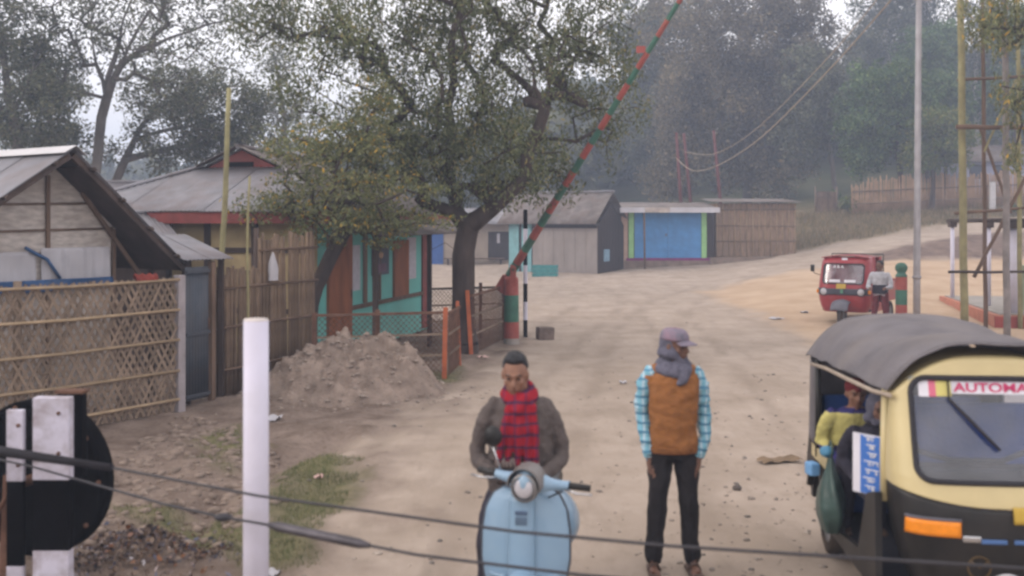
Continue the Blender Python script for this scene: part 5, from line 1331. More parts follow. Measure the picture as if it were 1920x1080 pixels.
class Body:
    """capsules, lofts and ellipsoids fused by a voxel remesh into one continuous skin; every face takes the material of the nearest source"""
    def __init__(s): s.mb = MB(); s.pts = []; s.mi = []
    def _rec(s, a, m): 
        for p in s.mb.v[a:]: s.pts.append(p); s.mi.append(m)
    def cap(s, pts, rad, m=0, n=14, sq=1.0):
        pts = [Vector(p) for p in pts]; a = len(s.mb.v); P2 = []; R2 = []
        for i in range(len(pts) - 1):
            k = max(2, int((pts[i + 1] - pts[i]).length / .025))
            for j in range(k): t = j / k; P2.append(pts[i].lerp(pts[i + 1], t)); R2.append(lerp(rad[i], rad[i + 1], t))
        P2.append(pts[-1]); R2.append(rad[-1])
        d0 = (P2[0] - P2[1]).normalized(); d1 = (P2[-1] - P2[-2]).normalized()
        P2 = [P2[0] + d0 * rad[0] * .9, P2[0] + d0 * rad[0] * .6] + P2 + [P2[-1] + d1 * rad[-1] * .6, P2[-1] + d1 * rad[-1] * .9]
        R2 = [rad[0] * .4, rad[0] * .8] + R2 + [rad[-1] * .8, rad[-1] * .4]
        s.mb.tube(P2, R2, n, sq=sq); s._rec(a, m); return s
    def loft(s, rings, m=0, n=22, pw_=2.3):
        """rings (z, cx, cy, rx, ry)"""
        a = len(s.mb.v); v = []; f = []; R2 = []
        for i in range(len(rings) - 1):
            k = max(2, int(abs(rings[i + 1][0] - rings[i][0]) / .025))
            for j in range(k): t = j / k; R2.append([lerp(p, q, t) for p, q in zip(rings[i], rings[i + 1])])
        R2.append(list(rings[-1])); k = len(R2)
        for (z, cx_, cy_, rx, ry) in R2:
            for j in range(n):
                t = 2 * math.pi * j / n; c, q = math.cos(t), math.sin(t)
                v.append((cx_ + rx * math.copysign(abs(c) ** (2 / pw_), c), cy_ + ry * math.copysign(abs(q) ** (2 / pw_), q), z))
        for i in range(k - 1):
            for j in range(n): f.append((i * n + j, i * n + (j + 1) % n, (i + 1) * n + (j + 1) % n, (i + 1) * n + j))
        f.append(list(range(n))[::-1]); f.append([(k - 1) * n + j for j in range(n)])
        s.mb.add(v, f); s._rec(a, m); return s
    def ell(s, c, r, m=0, rot=None, n=18, k=12):
        a = len(s.mb.v); s.mb.ell(c, r, rot, n, k); s._rec(a, m); return s
    def hand(s, w, d, pn, side, m=0, curl=.5, sc=1.0):
        """wrist w, pointing along d, palm normal pn; side +1: thumb towards pn x d"""
        w = Vector(w); d = Vector(d).normalized(); pn = Vector(pn); pn = (pn - d * pn.dot(d)).normalized(); x = pn.cross(d) * side
        s.cap([w, w + d * .045 * sc, w + d * .08 * sc], [.026 * sc, .033 * sc, .034 * sc], m, sq=.62)
        s.cap([w + d * .06 * sc + x * .022 * sc, w + d * .075 * sc - x * .022 * sc], [.017 * sc, .016 * sc], m)
        for i, (off, ln) in enumerate(((.028, .072), (.010, .082), (-.010, .076), (-.028, .060))):
            b = w + d * .088 * sc + x * off * sc
            c1 = curl * (1 + .15 * i); u1 = (d * math.cos(c1) + pn * math.sin(c1)); u2 = (d * math.cos(c1 * 2.2) + pn * math.sin(c1 * 2.2))
            k1 = b + u1 * ln * .5 * sc; k2 = k1 + u2 * ln * .5 * sc
            s.cap([b - d * .01, b, k1, k2], [.0095 * sc, .0098 * sc, .0092 * sc, .0078 * sc], m, n=8)
        t0 = w + d * .03 * sc + x * .028 * sc; t1 = t0 + (d * .6 + x * .75 + pn * .3).normalized() * .038 * sc; t2 = t1 + (d * .95 + x * .25 + pn * .45).normalized() * .032 * sc
        s.cap([w + d * .02, t0, t1, t2], [.014 * sc, .0135 * sc, .0112 * sc, .009 * sc], m, n=8)
    def head(s, c, yaw=0, pitch=0, m=0, sc=1.0, ears=True):
        """c: centre of the skull; face towards -y before turning"""
        Rm = Euler((pitch, 0, yaw)).to_matrix(); c = Vector(c)
        def q(x, y, z): return c + Rm @ Vector((x * sc, y * sc, z * sc))
        e = (pitch, 0, yaw)
        s.ell(q(0, .008, .018), (.077 * sc, .095 * sc, .098 * sc), m, e)
        s.ell(q(0, -.022, -.052), (.060 * sc, .072 * sc, .068 * sc), m, e)
        s.ell(q(0, -.066, -.094), (.028 * sc, .022 * sc, .02 * sc), m, e)
        s.cap([q(0, -.088, .008), q(0, -.104, -.018), q(0, -.108, -.03)], [.010 * sc, .013 * sc, .017 * sc], m)
        s.ell(q(0, -.085, .022), (.05 * sc, .018 * sc, .012 * sc), m, e)
        for t in (-1, 1): s.ell(q(t * .045, -.062, -.028), (.022 * sc, .02 * sc, .02 * sc), m, e)
        s.ell(q(0, -.09, -.062), (.024 * sc, .012 * sc, .010 * sc), m, e)
        if ears:
            for t in (-1, 1): s.ell(q(t * .079, .012, -.012), (.010 * sc, .02 * sc, .033 * sc), m, e)
        return q
    def build(s, name, mats, parent, voxel=.0085, smooth=5, disp=None, matfun=None):
        tmp = s.mb.build('tmp', mats[0]); md = tmp.modifiers.new('r', 'REMESH'); md.mode = 'VOXEL'; md.voxel_size = voxel
        m2 = tmp.modifiers.new('s', 'SMOOTH'); m2.factor = .5; m2.iterations = smooth
        ts = bpy.data.scenes.new('workbench'); ts.collection.objects.link(tmp); COL.objects.unlink(tmp)   # evaluated alone: fast
        vl = ts.view_layers[0]; vl.update(); dg = vl.depsgraph
        me = bpy.data.meshes.new_from_object(tmp.evaluated_get(dg)); om = tmp.data
        bpy.data.objects.remove(tmp); bpy.data.meshes.remove(om); bpy.data.scenes.remove(ts)
        kd = kdtree.KDTree(len(s.pts))
        for i, p in enumerate(s.pts): kd.insert(p, i)
        kd.balance()
        vi = [s.mi[kd.find(v.co)[1]] for v in me.vertices]
        if disp:
            nv = len(me.vertices); co = np.empty(nv * 3, np.float32); nn_ = np.empty(nv * 3, np.float32)
            me.vertices.foreach_get('co', co); me.vertex_normals.foreach_get('vector', nn_)
            co = co.reshape(-1, 3); nn_ = nn_.reshape(-1, 3); am = np.zeros((nv, 1), np.float32)
            for i_ in range(nv):
                dd = disp.get(vi[i_])
                if dd:
                    p = Vector(co[i_]) * dd[1]; p.z *= dd[2] if len(dd) > 2 else 1
                    am[i_] = noise.fractal(p, .8, 2, 3) * dd[0]
            me.vertices.foreach_set('co', (co + nn_ * am).ravel()); me.update()
        me.materials.clear()
        for q in mats: me.materials.append(q)
        for p in me.polygons:
            i = vi[p.vertices[0]]
            if matfun: i = matfun(p.center, i)
            p.material_index = i; p.use_smooth = True
        me.name = name
        o = bpy.data.objects.new(name, me); COL.objects.link(o); o.parent = parent
        return o
def eyes(q, parent, sc=1.0):
    for t in (-1, 1):
        MB().ell(q(t * .031, -.083, .002), (.0115 * sc, .008 * sc, .0075 * sc), n=10, k=8).build('eye', eyem, parent)
        MB().cyl(q(t * .014, -.095, .024), q(t * .050, -.082, .026), .0055 * sc, n=6).build('eyebrow', hairm, parent)
    MB().cyl(q(-.022, -.102, -.063), q(.022, -.102, -.063), .0045 * sc, n=6).build('mouth', lipm, parent)

# ---- standing man in the tan sleeveless pullover
Ym = 7.48; xm = (1262 - 960) / F * Ym
man = thing('person', 'person standing in tan pullover, blue checked shirt, grey scarf hood and cap', 'person', (xm, Ym, gz(xm, Ym) + .0))
b = Body()
b.loft([(.80, .0, .0, .165, .105), (.90, 0, 0, .172, .11), (1.0, 0, -.005, .165, .112), (1.15, 0, -.012, .168, .116), (1.28, 0, -.01, .178, .118), (1.38, 0, 0, .172, .10), (1.43, 0, .008, .12, .078), (1.46, 0, .01, .07, .06)], 0)
for t in (-1, 1):
    hx = t * .09
    b.cap([(hx, 0, .86), (t * .105, -.01, .66), (t * .118, -.012, .48), (t * .132, .01, .28), (t * .142, .02, .10)], [.098, .088, .072, .066, .066], 1)
    b.cap([(t * .142, .02, .12), (t * .142, .018, .055)], [.038, .036], 2)
    b.cap([(t * .146, .045, .038), (t * .152, -.03, .034), (t * .16, -.10, .028)], [.033, .038, .03], 2, sq=.75)
    for i in range(5):
        tx = t * (.142 + (i - 1.2) * .0165 if t > 0 else .142 + (i - 1.2) * .0165); ly = -.13 + .011 * i
        b.cap([(tx, -.095, .026), (tx, ly - .012, .02)], [.0105, .009], 2, n=8)
    b.cap([(t * .168, 0, 1.385), (t * .215, .015, 1.30), (t * .235, .03, 1.12), (t * (.245 if t > 0 else .222), .03, 1.06), (t * (.235 if t > 0 else .205), -.015, .93), (t * .195, -.03, .835)], [.06, .062, .053, .054, .046, .042], 3)
    b.hand((t * .192, -.03, .825), (t * -.12, -.02, -1), (-t, -.15, 0), -t, 2, curl=.25)
b.cap([(0, .012, 1.43), (.005, .0, 1.53)], [.056, .056], 2)
q = b.head((.012, -.012, 1.585), yaw=R(52), pitch=R(4), m=2)
def mf(p, i):
    if i == 0 and p.z < .87: return 1
    return i
body = b.build('body', [shirt_c, trouser, skin_d, shirt_c], man, disp={1: (.014, 10, .6), 3: (.010, 13, 2.0), 0: (.004, 14)}, matfun=mf)
eyes(q, man)
b = Body()
b.loft([(.845, 0, 0, .186, .128), (.90, 0, 0, .188, .13), (1.0, 0, -.008, .180, .128), (1.15, 0, -.014, .182, .131), (1.28, 0, -.012, .192, .132), (1.37, 0, 0, .186, .116), (1.42, 0, .006, .145, .092)], 0)
for t in (-1, 1): b.cap([(t * .10, 0, 1.40), (t * .178, .005, 1.355)], [.07, .062], 0)
pl_ = b.build('pullover', [vestm], man, disp={0: (.011, 8, 1.6)})
b = Body(); b.loft([(.838, 0, 0, .190, .132), (.884, 0, 0, .194, .135)], 0); b.build('hem_rib', [M('vest_rib', (.235, .095, .035), .95, .2, 30, .6, 160)], pl_)
# scarf wound round head and neck
b = Body(); Rm = Euler((R(4), 0, R(52))).to_matrix(); hc = Vector((.012, -.012, 1.585))
def hq(x, y, z): return hc + Rm @ Vector((x, y, z))
b.ell(hq(0, .034, -.005), (.093, .088, .125), 0, (R(4), 0, R(52)))
for i in range(13):
    a0 = math.pi * (i / 12 * 1.30 - .15); a1 = math.pi * ((i + 1) / 12 * 1.30 - .15)
    b.cap([hq(.084 * math.cos(a0), .02 + .09 * math.sin(a0), -.055), hq(.084 * math.cos(a1), .02 + .09 * math.sin(a1), -.055)], [.03, .03], 0)
b.cap([hq(-.07, -.035, -.06), hq(-.03, -.075, -.105), hq(.03, -.075, -.11), hq(.07, -.035, -.06)], [.024, .026, .026, .024], 0)
for k, (rx, ry, z, r) in enumerate(((.085, .08, 1.455, .042), (.115, .10, 1.425, .038))):
    ring = [(.0 + rx * math.cos(i / 16 * 6.283), -.005 + ry * math.sin(i / 16 * 6.283), z + .022 * math.sin(i / 16 * 6.283)) for i in range(17)]
    b.cap(ring, [r] * 17, 0)
b.cap([(.08, -.10, 1.42), (.06, -.135, 1.36), (.02, -.14, 1.335)], [.045, .035, .02], 0)
b.build('scarf', [wool_g], man, disp={0: (.007, 18)})
mb = MB()
Rc = Euler((R(4), 0, R(52))).to_matrix()
def capfn(u, v):
    a = u * 2 * math.pi; ph = v * math.pi / 2 * .98; r = math.cos(ph) ** .55
    return hq(.095 * r * math.cos(a), .008 + .112 * r * math.sin(a), .04 + .078 * math.sin(ph) ** .9)
mb.grid(capfn, 28, 10)
def visor(u, v):
    a = math.pi * (1.18 + .64 * u); x0, y0 = .097 * math.cos(a), .008 + .113 * math.sin(a)
    return hq(x0 * (1 - .05 * v), y0 - .078 * v * math.sin((u * .8 + .1) * math.pi) ** .6, .045 - .020 * v - .016 * (abs(u - .5) * 2) ** 2)
mb.grid(visor, 18, 6)
cp = mb.build('cap', capm, man, solid=.005)
MB().ell(hq(0, .005, .121), (.009, .009, .005), n=8, k=6).build('button', capm, cp)
for t in (-1, 1):                                     # sandals
    sx_ = t * .15
    mb = MB().box((sx_, -.035, .011), (.092, .27, .02), (0, 0, t * .06), bev=.006)
    mb.tube([(sx_ - .045, -.05, .02), (sx_ - .02, -.06, .068), (sx_ + .025, -.06, .066), (sx_ + .047, -.05, .02)], .010, 6)
    mb.build('sandal', sandal, man)

man.scale = (.93, 1, 1)

# ---- rider standing astride the scooter
Yr = 6.55; xr = (974 - 960) / F * Yr
rid = thing('person', 'person astride the scooter in brown grey jacket and red plaid scarf', 'person', (xr, Yr, gz(xr, Yr)))
b = Body(); lean = -.05
b.loft([(.74, 0, .06, .175, .13), (.84, 0, .05, .215, .15), (.96, 0, .03, .215, .15), (1.10, 0.01, .0, .21, .145), (1.24, 0.01, -.025, .20, .132), (1.32, 0.01, -.035, .175, .11), (1.39, 0, -.04, .12, .085), (1.42, 0, -.045, .07, .065)], 0)
for t in (-1, 1):
    b.cap([(t * .10, .06, .80), (t * .19, .03, .62), (t * .215, .0, .47), (t * .22, .05, .28), (t * .225, .09, .09)], [.10, .085, .066, .055, .05], 1)
    b.cap([(t * .228, .11, .042), (t * .235, .03, .042), (t * .245, -.06, .034)], [.04, .042, .034], 4, sq=.8)
    sx_ = .205
    b.cap([(t * .155, -.03, 1.325), (t * .225, -.01, 1.23), (t * .275, .02, 1.07), (t * .275, -.0, 1.00), (t * .19, -.14, .955), (t * .105, -.20, .925)], [.060, .058, .052, .052, .047, .044], 0)
    b.hand((t * .10, -.205, .922), (-t * .85, -.35, -.12), (0, .5, -1), t, 2, curl=.55)
b.cap([(0, -.045, 1.38), (-.005, -.075, 1.47)], [.058, .056], 2)
q = b.head((-.030, -.10, 1.53), yaw=R(-6), pitch=R(14), m=2, sc=1.02)
body = b.build('body', [jacket, darkc, skin, jacket, sandal], rid, disp={0: (.009, 13, 1.5), 1: (.011, 9, .6)})
eyes(q, rid, 1.02)
b = Body()
b.ell(q(0, .032, .048), (.083, .088, .086), 0, (R(14), 0, R(-6)))
b.ell(q(0, -.012, .098), (.062, .058, .030), 0, (R(14), 0, R(-6)))
hr = b.build('hair', [hairm], rid, smooth=3, disp={0: (.006, 35)})
b = Body()
ring = [(.0 + .088 * math.cos(i / 16 * 6.283), -.058 + .085 * math.sin(i / 16 * 6.283), 1.40 + .03 * math.sin(i / 16 * 6.283)) for i in range(17)]
b.cap(ring, [.040] * 17, 0)
ring = [(.0 + .075 * math.cos(i / 16 * 6.283), -.07 + .075 * math.sin(i / 16 * 6.283), 1.435 + .03 * math.sin(i / 16 * 6.283)) for i in range(17)]
b.cap(ring, [.03] * 17, 0)
b.cap([(.03, -.16, 1.39), (-.01, -.185, 1.33)], [.045, .04], 0)
for (x0, x1, z1, w) in ((-.025, -.075, 1.035, .058), (.045, .045, 1.01, .056)):
    for s in (-1, 0, 1): b.cap([(x0 + s * w * .6, -.165, 1.34), (lerp(x0, x1, .5) + s * w, -.188 + .008 * s, 1.19), (x1 + s * w, -.185, z1)], [.03, .024, .021], 0)
scf = b.build('scarf', [scarf_r], rid, disp={0: (.007, 16)})
for (x1, z1) in ((-.075, 1.035), (.045, 1.01)):
    mb = MB()
    for i in range(13): xx = x1 - .075 + i * .0125; mb.tube([(xx, -.188, z1 + .005), (xx + random.uniform(-.006, .006), -.19, z1 - .05)], [.005, .003], 5)
    mb.build('fringe', fringe, scf)
MB().tube([(0.015, -.10 - .045, 1.30), (.018, -.152, 1.1), (.02, -.145, .9)], .006, 6).build('zip', M('zip', (.2, .19, .19), .5, metal=.5), rid)

rid.scale = (.94, 1, 1)

def seated(name, label, loc, rz, top, legm, headgear, facem, lean=0, extra=None, arms='knee', scale=1.0):
    """seat height .48 above loc; faces local -y"""
    r = thing(name, label, 'person', loc, rz)
    b = Body()
    b.loft([(.45, 0, .02, .17, .13), (.55, 0, .02, .18, .13), (.72, 0, .02 + lean * .3, .185, .13), (.90, 0, .01 + lean * .7, .20, .13), (.99, 0, lean, .18, .105), (1.04, 0, lean, .10, .08)], 0)
    for t in (-1, 1):
        b.cap([(t * .09, -.02, .53), (t * .12, -.25, .55), (t * .125, -.42, .53)], [.09, .08, .066], 1)
        b.cap([(t * .125, -.42, .52), (t * .125, -.40, .30), (t * .13, -.38, .08)], [.064, .055, .045], 1)
        b.cap([(t * .13, -.36, .04), (t * .14, -.50, .035)], [.038, .034], 3, sq=.8)
        b.cap([(t * .18, lean, .97), (t * .235, lean * .6 + .0, .86), (t * .25, -.02, .72), (t * .2, -.2, .64), (t * .15, -.27, .62)], [.065, .064, .056, .048, .04], 0)
        b.hand((t * .145, -.275, .62), (-t * .2, -.95, -.1), (0, -.1, -1), t, 2, curl=.35)
    b.cap([(0, lean, 1.02), (0, lean - .02, 1.10)], [.055, .055], 2)
    q = b.head((0, lean - .035, 1.17), 0, R(6), 2)
    b.build('body', [top, legm, facem, sandal], r, voxel=.011, disp={0: (.010, 10), 1: (.008, 10)}, matfun=extra)
    eyes(q, r)
    hm = Body(); 
    if headgear[0] == 'cap':
        hm.ell(q(0, .022, .05), (.088, .098, .085), 0, (R(6), 0, 0)); hm.cap([q(0, -.075, .05), q(0, .1, .045)], [.03, .04], 0)
        hm.build('knit_cap', [headgear[1]], r, smooth=4, disp={0: (.004, 25)})
    else:
        hm.ell(q(0, .03, .02), (.10, .105, .125), 0, (R(6), 0, 0)); hm.cap([q(-.08, -.01, -.07), q(0, .04, -.12), q(.08, -.01, -.07)], [.05, .055, .05], 0)
        hm.cap([q(-.05, -.08, -.09), q(.05, -.08, -.09)], [.03, .03], 0)
        hm.build('hood', [headgear[1]], r, smooth=4, disp={0: (.005, 18)})
    return r
# ------------------------------------------------------------------ vehicles
blk = M('moulded_black', (.014, .013, .013), .45, .25, 8, .05, 30, dirt=(.07, .058, .05), dirt_amt=.35, dscale=3)
cream = M('auto_cream', (.62, .51, .27), .42, .06, 3, .03, 20, dirt=(.40, .31, .16), dirt_amt=.4, dscale=2.2, coat=.25)
canvas = M('canvas_grey', (.16, .147, .157), .85, .18, 4, .35, 60, dirt=(.22, .19, .175), dirt_amt=.55, dscale=2.4)
piping = M('piping', (.38, .31, .25), .8, .15, 10)
tyre_m = M('tyre', (.02, .019, .019), .9, .2, 12, .3, 40, dirt=(.16, .12, .09), dirt_amt=.6)
rim_m = M('rim', (.20, .19, .19), .5, .2, 8, metal=.4)
chrome = M('chrome', (.6, .6, .62), .18, .05, 4, metal=.9)
amber = M('amber_lens', (.85, .27, .02), .25, .12, 20)
lensm = M('lamp_lens', (.52, .50, .53), .15, .1, 12)
rubber = M('gasket', (.02, .018, .024), .6, .2, 8)
seat_b = M('seat_blue', (.025, .075, .27), .7, .2, 6, .2, 30)
in_dark = M('inside_dark', (.03, .03, .04), .9, .2, 6)
sblue = M('scooter_blue', (.235, .365, .50), .34, .05, 3, .02, 20, dirt=(.30, .40, .47), dirt_amt=.35, dscale=3, coat=.4)
glass = glassmat('windscreen_glass', (.62, .70, .88), .08, (.42, .42, .48), refl=.05)
glass2 = glassmat('windscreen_glass_mauve', (.55, .5, .6), .25, (.5, .45, .5), refl=.08)
red_c = M('tuk_red', (.33, .022, .030), .35, .1, 4, .03, dirt=(.30, .09, .07), dirt_amt=.4, coat=.3)
fend_g = M('fender_grey', (.13, .125, .15), .55, .15, 6)
plate_y = M('plate_yellow', (.50, .33, .05), .5, .08, 9)
red_ink = M('ink_red', (.55, .04, .14), .6, .05)
white_ink = M('ink_white', (.75, .74, .78), .6, .04)
blue_ink = M('ink_blue', (.05, .16, .50), .6, .05)
banner_m = M('banner_white', (.72, .70, .76), .7, .06, 8)
pink_i = M('banner_pink', (.62, .16, .24), .7, .06); yel_i = M('banner_yellow', (.62, .55, .20), .7, .06)

def wheel(parent, c, r, w, axis='x', name='wheel'):
    e = bpy.data.objects.new(name, None)
    mb = MB(); h = w / 2
    mb.lathe([(r * .62, -h * .8), (r * .8, -h), (r * .95, -h * .8), (r, -h * .35), (r, h * .35), (r * .95, h * .8), (r * .8, h), (r * .62, h * .8)], (0, 0, 0), axis, 28)
    ty = mb.build(name, tyre_m, parent, loc=c)
    MB().lathe([(0, -h * .5), (r * .2, -h * .62), (r * .3, -h * .3), (r * .5, -h * .35), (r * .63, -h * .8), (r * .63, h * .8), (r * .5, h * .35), (r * .3, h * .3), (r * .2, h * .62), (0, h * .5)], (0, 0, 0), axis, 24).build('rim', rim_m, ty)
    return ty
def contour(a, w, yf, yb, p):                  # front wrap-round plan curve, a in [-1, 1]
    t = a * math.pi / 2; s, c = math.sin(t), math.cos(t)
    return (w * math.copysign(abs(s) ** p, s), yb - (yb - yf) * abs(c) ** p)
def rrect(x, z, x0, x1, z0, z1, r):
    dx = max(x0 + r - x, 0, x - (x1 - r)); dz = max(z0 + r - z, 0, z - (z1 - r))
    return math.hypot(dx, dz) <= r and x0 <= x <= x1 and z0 <= z <= z1
def rr_path(x0, x1, z0, z1, r, n=7):
    pts = []
    for cx_, cz_, a0 in ((x1 - r, z1 - r, 0), (x0 + r, z1 - r, 90), (x0 + r, z0 + r, 180), (x1 - r, z0 + r, 270)):
        for i in range(n): a = R(a0 + 90 * i / (n - 1)); pts.append((cx_ + r * math.cos(a), cz_ + r * math.sin(a)))
    dense = []
    for i in range(len(pts)):
        p, q = pts[i], pts[(i + 1) % len(pts)]; k = max(1, int(math.hypot(q[0] - p[0], q[1] - p[1]) / .04))
        for j in range(k): dense.append((lerp(p[0], q[0], j / k), lerp(p[1], q[1], j / k)))
    return dense

# ---- the yellow and black auto rickshaw
ax_, ay_ = 2.77, 6.02
au = thing('auto_rickshaw', 'cream and black auto rickshaw with grey canvas hood at the roadside', 'auto rickshaw', (ax_, ay_, 0), R(-5))
zs_ = [.20, .32, .48, .66, .80, .90, 1.00, 1.20, 1.40, 1.56, 1.64, 1.70]
ww_ = [.34, .42, .50, .555, .575, .58, .585, .575, .56, .55, .54, .52]
yf_ = [.10, .02, -.05, -.08, -.075, -.06, -.04, .02, .08, .13, .15, .20]
def front(a, z, off=0.0):
    w = pw(z, zs_, ww_) + off; yf = pw(z, zs_, yf_) - off
    x, y = contour(a, w, yf, max(.24, yf + .10), .50)
    bow = .035 * (1 - (x / max(w, .01)) ** 2) * math.sin(min(1, max(0, (z - .3) / .9)) * math.pi)
    return Vector((x, y - bow, z))
def edge_z(x): return .845 + .055 * (abs(x) / .58) ** 2.2 * 1.6          # the cream/black joint curves down to the middle
def front_x(x, z, off=0.0):                    # point of the front skin at a given x
    w = pw(z, zs_, ww_) + off
    s = max(-1, min(1, x / w)); t = math.asin(math.copysign(abs(s) ** (1 / .50), s)); return front(t / (math.pi / 2), z, off)
WX0, WX1, WZ0, WZ1, WR = -.475, .475, .985, 1.545, .085
def fz(v, lo, hi): return lo + (hi - lo) * v
def lower(u, v):
    a = u * 2 - 1; x = front(a, .85).x; return front(a, fz(v, .20, edge_z(x)))
MB().grid(lower, 64, 22).build('nose', blk, au, solid=.006)
def upper(u, v):
    a = u * 2 - 1; x = front(a, .85).x; return front(a, fz(v, edge_z(x) + .004, 1.662 - .24 * (abs(x) / .585) ** 3), .004)
def hole(u, v):
    p = upper(u, v); return p.y < .22 and rrect(p.x, p.z, WX0, WX1, WZ0, WZ1, WR)
MB().grid(upper, 150, 90, skip=hole).build('cowl', cream, au, solid=.008)
def header(u, v):                                      # cream roof edge running back under the hood
    a = u * 2 - 1; x = front(a, .85).x; zt_ = 1.662 - .24 * (abs(x) / .585) ** 3; p = front(a, zt_, .004)
    return (p.x, lerp(p.y, max(p.y, .55), v), zt_ + .012 * v)
MB().grid(header, 60, 6).build('header', cream, au, solid=.006)
ring = [front_x(x, z, .008) for x, z in rr_path(WX0, WX1, WZ0, WZ1, WR)]
ws = MB().grid(lambda u, v: front_x(lerp(WX0 - .005, WX1 + .005, u), lerp(WZ0 - .005, WZ1 + .005, v), -.004), 30, 14, skip=lambda u, v: not rrect(lerp(WX0, WX1, u), lerp(WZ0, WZ1, v), WX0 - .01, WX1 + .01, WZ0 - .01, WZ1 + .01, WR * .8)).build('windscreen', glass, au)
MB().tube(ring + [ring[0]], .017, 8, caps=False).build('gasket', rubber, au)
# painted banner along the top of the windscreen
def bn(x0, x1, mat, name, z0=1.455, z1=1.528, off=.002):
    MB().grid(lambda u, v: front_x(lerp(x0, x1, u), lerp(z0 + .02 * (x0 + x1), z1, v), off), 14, 2).build(name, mat, ws)
bn(-.43, -.375, banner_m, 'banner'); bn(-.375, -.335, pink_i, 'banner'); bn(-.335, -.25, yel_i, 'banner'); bn(-.25, .42, banner_m, 'banner')
tl = text_part('lettering', 'AUTOMA', .072, red_ink, ws, front_x(-.03, 1.492, .006), (R(90 - 12), 0, R(0)), sx=1.35)
p0 = front_x(-.27, 1.43, .014); p1 = front_x(-.02, 1.16, .02)
wp = MB().tube([p0, p0.lerp(p1, .5) + Vector((0, -.01, 0)), p1], [.016, .02, .016], 8, sq=.5).build('wiper', rubber, au)
MB().tube([front_x(-.27, 1.56, .02), p0, p0.lerp(p1, .4)], .006, 6).build('wiper_arm', blk, wp)
# header visor and hood
def hood(u, v):
    a = u * 2 - 1                                       # across; v: front to back
    y = lerp(.11, 2.28, v); w = lerp(.585, .67, min(1, v * 1.6)); top = 1.735 + .02 * math.sin(v * math.pi) - .04 * max(0, v - .9) * 10 * (v - .9) * 10 * .4
    drop = .29 + .03 * v
    s = math.sin(a * math.pi / 2); x = w * math.copysign(abs(s) ** .7, s) ; c = math.cos(a * math.pi / 2)
    q_ = abs(x) / w; z = top - drop * (.2 * q_ ** 1.6 + .8 * q_ ** 4.5)
    z += .018 * math.sin(v * 9.4 + .6) * c - .034 * math.exp(-((v - .42 - .12 * x) / .07) ** 2) * c + .018 * noise.noise(Vector((x * 3, y * 3, 2))) + .008 * noise.noise(Vector((x * 9, y * 5, 6)))
    if v < .15: z += .006 * (1 - v / .15)
    return (x, y + .10 * (1 - c) * max(0, 1 - v * 6), z)
hd_ = MB().grid(hood, 52, 60).build('hood', canvas, au, solid=.008)
for vv in (.02, .97): MB().tube([Vector(hood(i / 30, vv)) + Vector((0, 0, .004)) for i in range(31)], .008, 6).build('hood_seam', canvas, hd_)
def rear(u, v):                                       # hood back and rear quarters, down to the tub
    a = u * 2 - 1; t = a * math.pi / 2; s, c = math.sin(t), math.cos(t)
    w = .67; x = w * math.copysign(abs(s) ** .45, s); y = 1.86 + .52 * abs(c) ** .45 + .06 * (1 - v)
    return (x, y, lerp(.78, 1.67 - .29 * (abs(x) / w) ** 3, v))
MB().grid(rear, 46, 14).build('hood_back', canvas, au, solid=.008)
for t in (-1, 1):
    pth = [Vector((t * .675, 2.0, 1.37)), Vector((t * .672, 1.5, 1.405)), Vector((t * .65, .9, 1.415)), Vector((t * .615, .4, 1.42)), Vector((t * .59, .12, 1.44))]
    MB().tube(pth, .014, 8).build('piping', piping, au)
    MB().tube([(t * .59, .24, .80), (t * .585, .26, 1.1), (t * .565, .30, 1.46)], .026, 10).build('side_pillar', cream, au)
    MB().tube([(t * .655, 1.88, .7), (t * .66, 1.86, 1.42)], .022, 8).build('rear_pillar', blk, au)
    MB().prism([(.18, .26), (.20, .86), (.42, .80), (.62, .40), (1.15, .34), (1.22, .60), (1.5, .80), (2.25, .80), (2.35, .50), (2.2, .40), (2.08, .40), (1.98, .56), (1.8, .61), (1.62, .56), (1.52, .38), (1.4, .26)], t * .655, t * .615, axis='x').build('side_panel', blk, au)
    MB().box((t * .662, 1.75, .72), (.012, .62, .09)).build('side_stripe', cream, au)
    MB().prism([(1.5, .44), (1.58, .62), (1.8, .68), (2.02, .62), (2.1, .44), (2.06, .44), (1.98, .60), (1.8, .645), (1.62, .60), (1.54, .44)], t * .57, t * .70, axis='x').build('wheel_arch', blk, au)
    wheel(au, (t * .56, 1.8, .24), .24, .12)
wheel(au, (0, .22, .24), .24, .12)
MB().prism([(-.05, .18), (.05, .33), (.2, .46), (.38, .46), (.5, .3), (.47, .3), (.36, .42), (.2, .42), (.08, .30), (-.02, .18)], -.09, .09, axis='x').build('mudguard', blk, au)
MB().box((0, 1.15, .30), (1.2, 1.9, .05)).build('floor', in_dark, au)
MB().box((0, 2.3, .55), (1.24, .08, .5)).build('tail_panel', blk, au)
MB().box((0, 1.75, .46), (1.16, .50, .16), bev=.03).build('bench_cushion', seat_b, au); MB().box((0, 2.06, .82), (1.16, .12, .62), (R(-8), 0, 0), bev=.03).build('bench_back', seat_b, au)
MB().box((0, .98, .52), (.55, .30, .14), bev=.03).build('driver_cushion', seat_b, au); MB().box((.12, 1.20, .90), (.95, .05, .66), bev=.02).build('driver_backrest', seat_b, au)
MB().box((0, 1.0, .38), (.5, .3, .16)).build('seat_box', in_dark, au)
MB().tube([(0, .45, .35), (0, .40, .98)], .025, 8).build('steering_column', blk, au)
MB().tube([(-.34, .55, 1.04), (-.15, .44, 1.0), (.15, .44, 1.0), (.34, .55, 1.04)], .018, 8).build('handlebar', blk, au)
MB().box((0, .36, .93), (.9, .16, .12), bev=.02).build('dashboard', blk, au)
